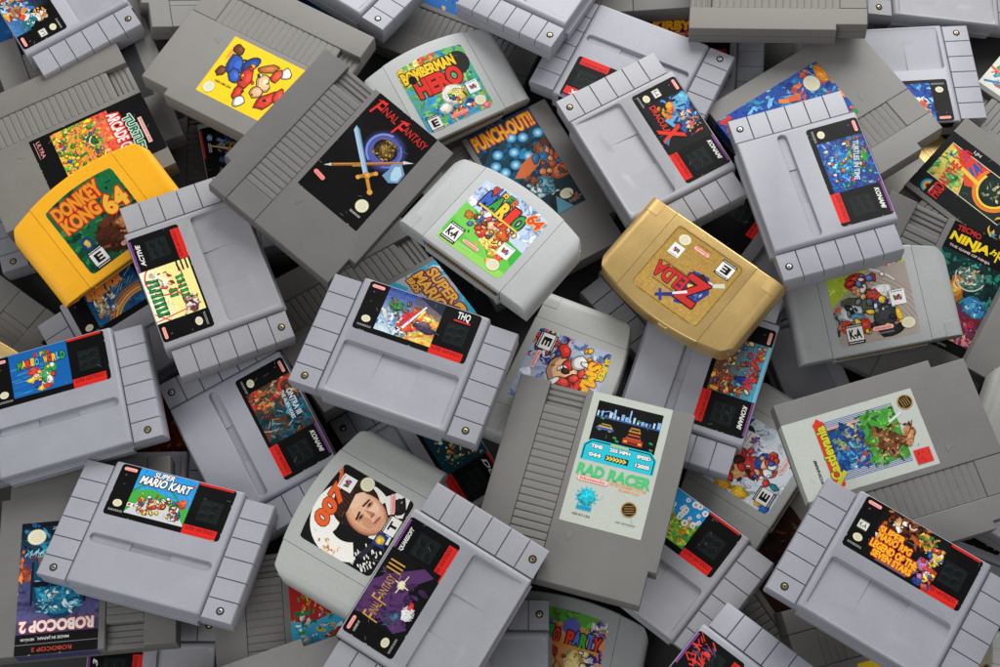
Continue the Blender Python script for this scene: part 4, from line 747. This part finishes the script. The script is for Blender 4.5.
@art('S25')
def _(p):
    wide_base(p,'red','DO'); p.region(14,56,3,37.4); p.rect(14,3,56,38,(20,60,70)); p.comic(18,8,52,34,[(226,230,226),(236,140,50),(60,160,90),(246,200,70),(200,60,60),(40,120,130)],60,.6,2.4); p.splat(15,4,55,37,[(24,110,120),(236,240,236),(236,140,50),(60,160,90),(246,200,70),(200,60,60),(30,40,44),(110,80,60),(160,206,210)],70,.5,1.4); p.region()
@art('S_6')
def _(p):
    wide_base(p,'red',None,False); p.emblem(69,40,1); p.ell(73,30,2.4,2.4,(70,130,200)); p.strokes(71.4,29,74.6,31.4,[(220,232,240)],4,3.4,3.8,.35,0,6); p.tiny(64,31,8,2.6,2,(226,226,224)); p.splat(30,2,70,26,[(60,90,160),(60,130,90),(150,150,60),(110,120,130),(40,60,120)],90,1,3); p.strokes(56,8,66,26,[(226,140,70),(236,190,110)],5,8,14,.8,40,70)
@art('N_2')
def _(p):
    p.rect(-1,-1,55,93,(36,96,160)); p.splat(0,0,54,92,[(40,110,176),(30,80,140)],50,2,5); p.text('P',44,80,12,16,(206,62,52),0,.08,0,(226,220,214),.06); p.line(0,91.4,54,91.4,.8,(216,214,206))
@art('N_28')
def _(p): p.rect(-1,-1,55,93,(30,98,180)); p.splat(0,0,54,92,[(36,110,190),(24,80,160)],40,2,5); p.splat(26,18,50,40,[(214,56,44),(240,120,60)],16,.8,2.4)
@art('N_27')
def _(p): p.rect(-1,-1,55,93,(30,98,170)); p.splat(0,20,54,92,[(36,110,190),(24,80,150),(236,190,110),(240,236,226)],60,1.4,4)
@art('N_21')
def _(p): p.rect(-1,-1,55,93,(110,40,24)); p.splat(0,0,54,92,[(150,50,28),(190,120,40),(90,34,24),(160,150,50),(70,30,20)],120,1.4,4)
@art('N_25')
def _(p): p.rect(-1,-1,55,93,(46,24,20)); p.splat(0,0,54,92,[(70,32,24),(34,22,18),(90,74,40),(96,44,32),(28,24,20)],160,1,3.4)
@art('S_23')
def _(p): wide_base(p,'red',None); p.splat(14,5,56,36,[(24,110,140),(20,80,110),(40,150,170)],60,1,3.4)
@art('S_26')
def _(p): wide_base(p,'red',None)
POSE={
'S1':(-347.22,280.05,52.56,2.1446,-0.0391,-0.0324,0.9973),
'N1':(-324.66,151.41,52.97,-1.0868,-0.0177,-0.0196,0.9866),
'N2':(-183.26,211.93,62.83,-2.0731,-0.0480,0.0224,1.0061),
'N3':(-123.44,113.18,87.52,-0.6774,0.1344,0.1525,1.0006),
'K1':(-291.83,87.05,65.66,0.6485,0.3690,0.1775,1.0012),
'S2':(-209.64,35.54,72.38,1.9656,0.0364,0.0821,0.9911),
'K2':(-47.59,205.07,39.81,0.5125,0.1142,0.2069,1.0105),
'N4':(14.39,116.84,17.12,0.4946,-0.0003,-0.0540,1.0065),
'K3':(-1.28,56.32,100.00,-0.7032,-0.0670,-0.1027,1.0001),
'S3':(113.21,141.05,60.46,-1.0867,0.0014,-0.0742,1.0034),
'S4':(101.71,215.81,40.51,2.6789,-0.0022,-0.0710,0.9983),
'S5a':(-121.08,317.85,41.61,-0.6171,-0.1350,0.0463,1.0002),
'S5b':(35.24,300.30,55.56,1.0418,-0.1021,-0.0069,0.9993),
'S6':(-261.10,17.88,26.22,0.5601,0.0739,-0.1194,0.9927),
'S7':(-304.18,-56.71,59.29,0.2656,0.0100,-0.0741,0.9994),
'S8':(-226.41,-154.11,65.10,-0.2651,-0.1622,-0.0247,1.0081),
'N6':(-278.11,-160.50,44.90,-3.0474,-0.1281,0.0004,1.0006),
'S9':(-235.04,-260.72,19.50,1.5708,-0.0022,0.0026,1.0000),
'N7':(-128.75,-220.06,37.93,0.1230,-0.0026,0.0136,0.9985),
'N8':(-151.27,-287.28,55.74,1.9080,0.0069,0.0148,0.9983),
'K4':(-97.37,-139.44,67.94,1.0443,-0.0080,0.0106,1.0054),
'S11':(-41.56,-199.82,92.17,1.0211,0.1481,0.0010,1.0075),
'N9':(55.48,-121.04,76.03,-0.2775,-0.0564,-0.0595,1.0182),
'S12':(-170.00,-75.43,43.07,-1.0631,0.0204,-0.0838,1.0046),
'S13':(-63.62,-35.05,97.01,-0.3497,-0.0343,-0.0163,0.9871),
'N10':(-100.22,23.30,18.08,-0.9689,-0.1862,0.0232,1.0227),
'K5':(46.50,-36.64,47.98,-2.0064,-0.1087,-0.0808,1.0177),
'K6':(130.53,25.00,83.14,2.4300,-0.0157,-0.1398,0.9964),
'S14':(224.22,92.45,95.43,-1.3538,-0.0866,-0.1604,1.0037),
'S15':(306.98,222.07,18.79,-3.0728,-0.0255,0.0110,1.0108),
'S16':(354.42,321.10,18.35,-0.0087,0.1025,0.2103,0.9991),
'N12':(246.13,168.99,47.41,2.1198,-0.0252,-0.1146,1.0037),
'S17':(143.05,237.96,13.09,-0.0978,-0.0111,-0.1519,0.9963),
'N13':(217.09,290.22,63.03,1.4632,-0.1448,-0.1083,0.9973),
'N14':(438.49,193.01,1.23,0.8519,-0.0127,-0.0147,0.9995),
'N15':(365.56,92.34,26.64,0.8159,0.0864,-0.1015,0.9959),
'N16':(312.22,29.28,34.27,-0.4866,0.2080,-0.1086,0.9883),
'K7':(265.38,26.30,53.44,0.1828,0.2116,-0.0553,1.0109),
'N18':(263.26,-105.87,90.36,1.8497,0.0316,-0.0623,0.9916),
'S18':(247.30,-190.28,104.78,-0.5666,0.0127,-0.0365,0.9889),
'S19':(110.67,-153.11,32.13,-0.6891,0.0038,-0.1903,1.0009),
'K8':(178.52,-87.71,18.65,0.9599,-0.0423,-0.0764,0.9995),
'K9':(41.95,-215.72,1.93,-0.2365,0.0254,0.0165,1.0037),
'S20':(-10.40,-252.38,20.43,1.5628,0.0784,-0.0213,1.0010),
'S21':(138.25,-272.02,66.79,0.8528,-0.1261,-0.1732,0.9966),
'N19':(263.44,-229.76,16.54,-1.3186,0.0684,0.1738,1.0000),
'S23':(356.94,-118.31,28.09,1.2305,0.1123,0.1640,0.9993),
'S25':(-50.82,-88.86,8.75,-1.0234,-0.0046,-0.0989,1.0018),
'S24':(141.63,-28.79,51.97,-1.9156,-0.0001,-0.0593,1.0115),
'S_1':(-329.48,225.01,-0.20,-2.8198,-0.0029,-0.0050,1.0000),
'N_2':(-456.25,261.24,18.71,-1.2649,0.0024,-0.0034,1.0000),
'N_5':(-316.30,203.04,36.05,0.4101,0.0055,-0.0019,1.0000),
'S_6':(-181.94,146.19,17.24,1.8036,-0.0001,-0.0027,1.0000),
'N_7':(-205.53,142.19,-0.22,0.0500,-0.0001,-0.0027,1.0000),
'S_8':(-321.52,121.79,14.79,0.3218,-0.0007,-0.0349,1.0000),
'N5':(-411.35,4.44,-0.06,2.5260,0.0001,0.0005,1.0000),
'K_1':(-377.05,-31.61,17.31,-0.5266,0.0001,0.0003,1.0000),
'S_9':(-181.99,-228.52,-0.12,-3.1416,-0.0006,-0.0004,1.0000),
'N_11':(225.30,289.90,-0.22,-0.0000,0.0016,-0.0046,1.0000),
'N_12':(123.28,343.07,25.24,-0.0300,-0.0610,-0.1508,1.0000),
'K_13':(310.21,137.59,-0.13,0.6435,0.0034,-0.0005,1.0000),
'N_17':(406.38,-15.69,58.68,-2.1061,0.0994,0.0468,1.0000),
'K_14':(380.47,-79.42,73.54,-0.4182,0.0689,0.0482,1.0000),
'S_15':(376.48,-122.73,49.88,-0.5071,0.0770,0.0726,1.0000),
'K_16':(363.11,-265.59,18.04,-1.6506,0.0589,0.0664,1.0000),
'S_17':(247.47,-11.91,-0.14,-1.2649,0.0004,0.0009,1.0000),
'N_21':(-271.40,-71.87,-0.16,-0.6435,0.0006,0.0008,1.0000),
'S_22':(-267.16,-124.51,17.12,-3.1216,-0.0006,0.0027,1.0000),
'S_23':(138.20,60.73,-0.04,0.6857,0.0000,0.0003,1.0000),
'N_25':(189.96,-171.61,-0.13,0.5586,-0.0001,0.0010,1.0000),
'S_26':(184.68,67.15,19.53,0.9273,0.0001,0.0005,1.0000),
'N_27':(-23.40,295.81,-0.02,1.1526,0.0000,-0.0000,1.0000),
'N_28':(-175.65,315.46,-0.04,-0.5317,-0.0003,-0.0001,1.0000),
'N_4':(-234.14,319.93,36.39,0.2230,-0.1086,0.2570,1.0000),
}
WORLD=.33; KEY_LOC=(.35,1.35,1.0); KEY_E=37.0; FILL_LOC=(-.9,-.9,1.2); FILL_E=9.0; EXPO=0.0
CAM_K=1.40; CAM_D=1.0; CAM_T=math.radians(20)
# ---------------------------------------------------------------- prototypes (mesh data shared by every copy)
SF={True:snes_front(True),False:snes_front(False)}; SB=snes_back(); SG={1:snes_grip(1),-1:snes_grip(-1)}
SCR={'b':screw_mesh(M_BR),'s':screw_mesh(M_ST)}
NF,NB,NR=nes_front(),nes_back(),nes_ribs()
KF={k:(n64_front(m),n64_back(m)) for k,m in (('g',M_K),('h',M_K2),('y',M_Y),('o',M_G))}; KC=n64_contacts()
GROUP={'S':'wide grey cartridges with ribbed grips','N':'tall dark grey cartridges','K':'rounded cartridges'}
NAME={'S':'wide_cartridge','N':'tall_cartridge','K':'rounded_cartridge'}
def part(name,me,parent,tint_shade,loc=None,label=None):
    o=bpy.data.objects.new(name,me); COL.objects.link(o); o.parent=parent; o['tint_shade']=tint_shade; o['age']=AGE
    if loc: o.location=[v*MM for v in loc]
    if label: o['label']=label
    return o
K_OUT=rrect(0,57,0,54.5,3.2,4)[:10]+[]  # foot corners of the rounded label; the arched head is added below
def k_outline():
    P=[]
    for cx,cy,a0 in ((3.2,3.2,180),(53.8,3.2,270)):
        for k in range(5): a=R(a0+22.5*k); P.append((cx+3.2*math.cos(a),cy+3.2*math.sin(a)))
    top=lambda x: 57.2-3.2*((x-28.5)/28.5)**2
    P.append((57,52.0))
    for k in range(15):
        x=56.1-55.2*k/14; P.append((x,top(x)))
    P.append((0,52.0)); return P
def build(cid,pose,label,slot=None,screw='b',kind='g',tint_shade=1.0):
    global AGE
    t=cid[0]; x,y,z,yaw,a,b,s=pose
    rr=random.Random(cid); AGE=rr.random()**2*.6 if t!='K' else 0.0
    if t!='K' or kind in 'gh': tint_shade*=rr.uniform(.94,1.06)
    e=bpy.data.objects.new(NAME[t],None); COL.objects.link(e); e.empty_display_size=.01
    e.location=(x*MM,y*MM,z*MM); m=Matrix.Rotation(a,3,'X')@Matrix.Rotation(b,3,'Y')@Matrix.Rotation(yaw,3,'Z')
    e.rotation_euler=m.to_euler(); e.scale=(s,s,s)
    e['label']=label; e['category']='game cartridge'; e['group']=GROUP[t]
    seed=sum(ord(c)*(i+3) for i,c in enumerate(cid))
    if t=='S':
        part('front_shell',SF[bool(slot)],e,tint_shade); part('back_shell',SB,e,tint_shade)
        for sg in (-1,1):
            part('grip',SG[sg],e,tint_shade); part('screw',SCR[screw],e,1.0,(58*sg,-37,17.32))
        P=rrect(0,82,0,36.9,2.2,4); pr=Print(P,seed)
        ART.get(cid,lambda p:wide_base(p))(pr); pr.wear(82,36.9)
        bt=43.58-5.5
        pr.extra=[([(-41,bt+5.5,11.5),(-41,bt+5.5,18.6),(41,bt+5.5,18.6),(41,bt+5.5,11.5)],(20,20,21))]
        pr.build('label',lambda u,v,h:(u-41,v+5.5,20.03+h),e)
    elif t=='N':
        part('front_shell',NF,e,tint_shade); part('back_shell',NB,e,tint_shade); part('ribs',NR,e,tint_shade*.97)
        P=rrect(0,54,0,91.4,.6,2); pr=Print(P,seed)
        ART.get(cid,lambda p:p.rect(-1,-1,55,93,(60,60,64)))(pr)
        c=pr.prims[0][1]; pr.wear(54,91.4)
        pr.extra=[([(-9,66.56,6),(-9,66.56,16.2),(45,66.56,16.2),(45,66.56,6)],c),([(-9,65.6,17.05),(45,65.6,17.05),(45,66.56,16.2),(-9,66.56,16.2)],c)]
        pr.build('label',lambda u,v,h:(u-9,v-25,17.03+h),e)
    else:
        f,bk=KF[kind]; part('front_shell',f,e,tint_shade); part('back_shell',bk,e,tint_shade); part('contact_edge',KC,e,1.0)
        pr=Print(k_outline(),seed); ART.get(cid,lambda p:p.rect(-1,-1,58,58,(190,190,180)))(pr)
        pr.wear(57,54.5)
        pr.build('label',lambda u,v,h:(u-28.5,v-30.5,19.03+h),e)
    return e

CARTS={  # last value also paints gap shade and the brighter top row into shells
# id: (label, slot?, screw metal, shell colour, tint)
'S1':("grey cartridge at the top left corner with a white bird-like patch on its black sticker",False,'b','g',1.03),
'N1':("dark grey cartridge with a crowded green and yellow picture behind the yellow cartridge",None,'','',1.0),
'N2':("grey cartridge with a bright yellow sticker, lying upside down near the top left",None,'','',1.25),
'N3':("dark grey cartridge with a sword and axe on a black sticker under red lettering",None,'','',.86),
'K1':("banana yellow rounded cartridge with a green sticker, at the left",None,'','y',1.0),
'S2':("grey cartridge with green lettering on a cream picture, resting beside the yellow cartridge",False,'b','',1.0),
'K2':("light grey rounded cartridge with big red lettering and a white-headed figure on its sticker",None,'','g',1.04),
'N4':("grey cartridge with tall yellow lettering above blue spotlights, between two light grey rounded cartridges",None,'','',1.04),
'K3':("light grey rounded cartridge with a half sky, half green sticker, mid heap",None,'','g',1.04),
'S3':("grey cartridge with a large red X on its black sticker",False,'b','',1.04),
'S4':("grey cartridge with a long slot half hidden under the cartridge with the red X",True,'s','',1.06),
'S5a':("grey cartridge at the top edge with one steel screw, right of the yellow sticker",False,'s','',1.05),
'S5b':("grey cartridge at the top edge, brass screw above the rounded one with red lettering",False,'b','',1.05),
'S6':("grey cartridge tucked under the yellow cartridge, orange lettering on its dark blue picture",True,'b','',1.0),
'S7':("grey cartridge at the left edge with a plain bright blue picture and a long slot",True,'b','',1.0),
'S8':("grey cartridge with a long slot and a sky blue and green racing picture",True,'s','',.97),
'N6':("dark grey cartridge lying upside down at the lower left with a shiny teal shape",None,'','',.84),
'S9':("grey cartridge at the bottom left edge, only a strip of black and red sticker showing",False,'b','',.95),
'N7':("dark grey cartridge with a red sticker, wedged under the greenish grey rounded cartridge",None,'','',.9),
'N8':("bare dark grey cartridge with a notched corner, bottom edge, left of the purple sticker",None,'','',.95),
'K4':("greenish grey rounded cartridge with a man's portrait on a black and white sticker",None,'','h',1.0),
'S11':("grey cartridge with gold lettering on a purple and black sticker, at the bottom",False,'b','',1.0),
'N9':("dark grey cartridge with a pale sticker showing a racing car and green lettering",None,'','',.98),
'S12':("grey cartridge with a long slot and a teal and rust picture under the fiery one",True,'s','',.99),
'S13':("grey cartridge with a picture half icy blue, half fiery yellow, left of the centre",False,'b','',1.0),
'N10':("dark grey cartridge with gold letters edged in dark red on pale blue",None,'','',.78),
'K5':("light grey rounded cartridge turned on its side with a red cap shape on its sticker",None,'','h',1.04),
'K6':("gold rounded cartridge with red lettering, lying upside down on the heap",None,'','o',1.0),
'S14':("grey cartridge with a long slot and a crowded deep blue picture, at the upper right",True,'s','',1.0),
'S15':("grey cartridge lying upside down at the upper right, blue picture and wide recess in view",False,'b','',1.08),
'S16':("pale grey cartridge cut off by the top right corner, one screw in view",False,'b','',1.1),
'N12':("grey cartridge at the upper right with a blue and orange picture, lying upside down",None,'','',1.3),
'S17':("grey cartridge at the top, mostly buried, with yellow lettering on black",True,'b','',1.0),
'N13':("dark grey cartridge lying along the top edge with its ribs along the frame",None,'','',1.02),
'N14':("grey cartridge at the right edge with a white bordered sticker of yellow and red streaks",None,'','',1.05),
'N15':("grey cartridge at the right with red lettering over a green and orange picture",None,'','',1.0),
'N16':("dark grey cartridge at the right edge with yellow lettering on a black sticker",None,'','',.84),
'K7':("light grey rounded cartridge with a kart on a brown road, at the right",None,'','g',.98),
'N18':("dark grey cartridge turned on its side, with a red banner across its pale sticker",None,'','',.92),
'S18':("grey cartridge with orange lettering on a brown and black sticker, at the lower right",False,'b','',.98),
'S19':("grey cartridge with a bubbly sky and meadow picture, below the white sticker",False,'b','',1.0),
'K8':("grey rounded cartridge turned on its side with white sticker of red and blue shapes",None,'','h',.92),
'K9':("grey rounded cartridge at the bottom edge with multicoloured letters on its sticker",None,'','g',.92),
'S20':("grey cartridge with one brass screw at the bottom edge, beside the multicoloured letters",False,'b','',.97),
'S21':("grey cartridge cut off by the bottom edge, with red scratchy lettering on black",False,'b','',1.0),
'N19':("dark grey cartridge at the bottom edge with a sliver of yellow sticker",None,'','',.96),
'S23':("grey cartridge at the right edge with one corner of black sticker under the side-turned one",True,'b','',.97),
'S25':("grey cartridge with a speckled teal picture poking out right of the portrait sticker",False,'b','',.92),
'S24':("grey cartridge with a long slot and crowded orange picture, under the gold cartridge",True,'b','',1.0),
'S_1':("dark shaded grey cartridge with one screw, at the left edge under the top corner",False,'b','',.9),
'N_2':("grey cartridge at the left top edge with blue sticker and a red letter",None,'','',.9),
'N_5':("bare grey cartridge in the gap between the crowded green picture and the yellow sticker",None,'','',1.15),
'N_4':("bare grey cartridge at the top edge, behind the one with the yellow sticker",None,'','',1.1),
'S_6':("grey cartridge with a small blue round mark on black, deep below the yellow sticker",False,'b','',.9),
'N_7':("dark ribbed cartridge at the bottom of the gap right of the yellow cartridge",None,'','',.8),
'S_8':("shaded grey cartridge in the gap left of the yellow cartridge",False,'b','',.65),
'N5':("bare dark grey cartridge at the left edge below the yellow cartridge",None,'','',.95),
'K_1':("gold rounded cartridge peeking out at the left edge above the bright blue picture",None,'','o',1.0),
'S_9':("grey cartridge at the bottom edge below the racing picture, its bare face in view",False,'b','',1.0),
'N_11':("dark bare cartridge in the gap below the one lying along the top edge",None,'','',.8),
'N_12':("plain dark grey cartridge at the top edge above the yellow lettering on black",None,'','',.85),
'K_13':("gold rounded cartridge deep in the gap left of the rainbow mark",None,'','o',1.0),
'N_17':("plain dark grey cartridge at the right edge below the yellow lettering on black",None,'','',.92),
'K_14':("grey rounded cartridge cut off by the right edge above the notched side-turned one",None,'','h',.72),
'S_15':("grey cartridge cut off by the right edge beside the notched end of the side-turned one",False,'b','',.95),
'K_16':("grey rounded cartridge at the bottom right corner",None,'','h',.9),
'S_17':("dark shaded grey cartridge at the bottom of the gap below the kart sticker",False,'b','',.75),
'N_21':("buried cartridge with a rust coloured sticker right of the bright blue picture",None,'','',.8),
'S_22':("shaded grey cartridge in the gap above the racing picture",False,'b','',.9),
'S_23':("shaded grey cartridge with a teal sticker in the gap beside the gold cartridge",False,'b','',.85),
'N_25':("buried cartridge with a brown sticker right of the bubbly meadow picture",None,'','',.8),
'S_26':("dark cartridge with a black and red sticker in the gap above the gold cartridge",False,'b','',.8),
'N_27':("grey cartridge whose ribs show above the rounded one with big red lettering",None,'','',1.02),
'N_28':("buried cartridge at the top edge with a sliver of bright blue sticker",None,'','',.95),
}
for cid,(label,slot,screw,kind,tint_shade) in CARTS.items():
    build(cid,POSE[cid],label,slot,screw or 'b',kind or 'g',tint_shade)

# ---------------------------------------------------------------- setting, light, camera
me=bpy.data.meshes.new('ground'); me.from_pydata([(-3,-3,-.004),(3,-3,-.004),(3,3,-.004),(-3,3,-.004)],[],[(0,1,2,3)])
g=bpy.data.objects.new('ground',me); COL.objects.link(g); g['kind']='structure'; g['tint_shade']=1.0
me.materials.append(plastic('dark_table',(.03,.03,.032),.7,.1,.15))

w=bpy.data.worlds.new('World'); sc.world=w; w.use_nodes=True
w.node_tree.nodes['Background'].inputs[0].default_value=(1,1,1.02,1); w.node_tree.nodes['Background'].inputs[1].default_value=WORLD
def area(name,loc,target,size,energy,col=(1,1,1)):
    l=bpy.data.lights.new(name,'AREA'); l.shape='RECTANGLE'; l.size=size[0]; l.size_y=size[1]; l.energy=energy; l.color=col
    o=bpy.data.objects.new(name,l); COL.objects.link(o); o.location=loc
    o.rotation_euler=(Vector(target)-Vector(loc)).to_track_quat('-Z','Y').to_euler(); return o
area('softbox_lamp',KEY_LOC,(0,.05,0),(1.6,1.1),KEY_E,(1,.99,.975))
area('fill_lamp',FILL_LOC,(0,0,0),(1.0,1.0),FILL_E,(.97,.985,1))

cam=bpy.data.cameras.new('camera'); co=bpy.data.objects.new('camera',cam); COL.objects.link(co); sc.camera=co
cam.sensor_width=36; cam.lens=36*CAM_K; cam.clip_start=.01; cam.clip_end=50
ct,st=math.cos(CAM_T),math.sin(CAM_T)
co.location=(0,-CAM_D*st,CAM_D*ct+.060); co.rotation_euler=(CAM_T,0,0)
sc.view_settings.view_transform='Standard'; sc.view_settings.look='None'; sc.view_settings.gamma=1; sc.view_settings.exposure=EXPO
sc.cycles.max_bounces=6
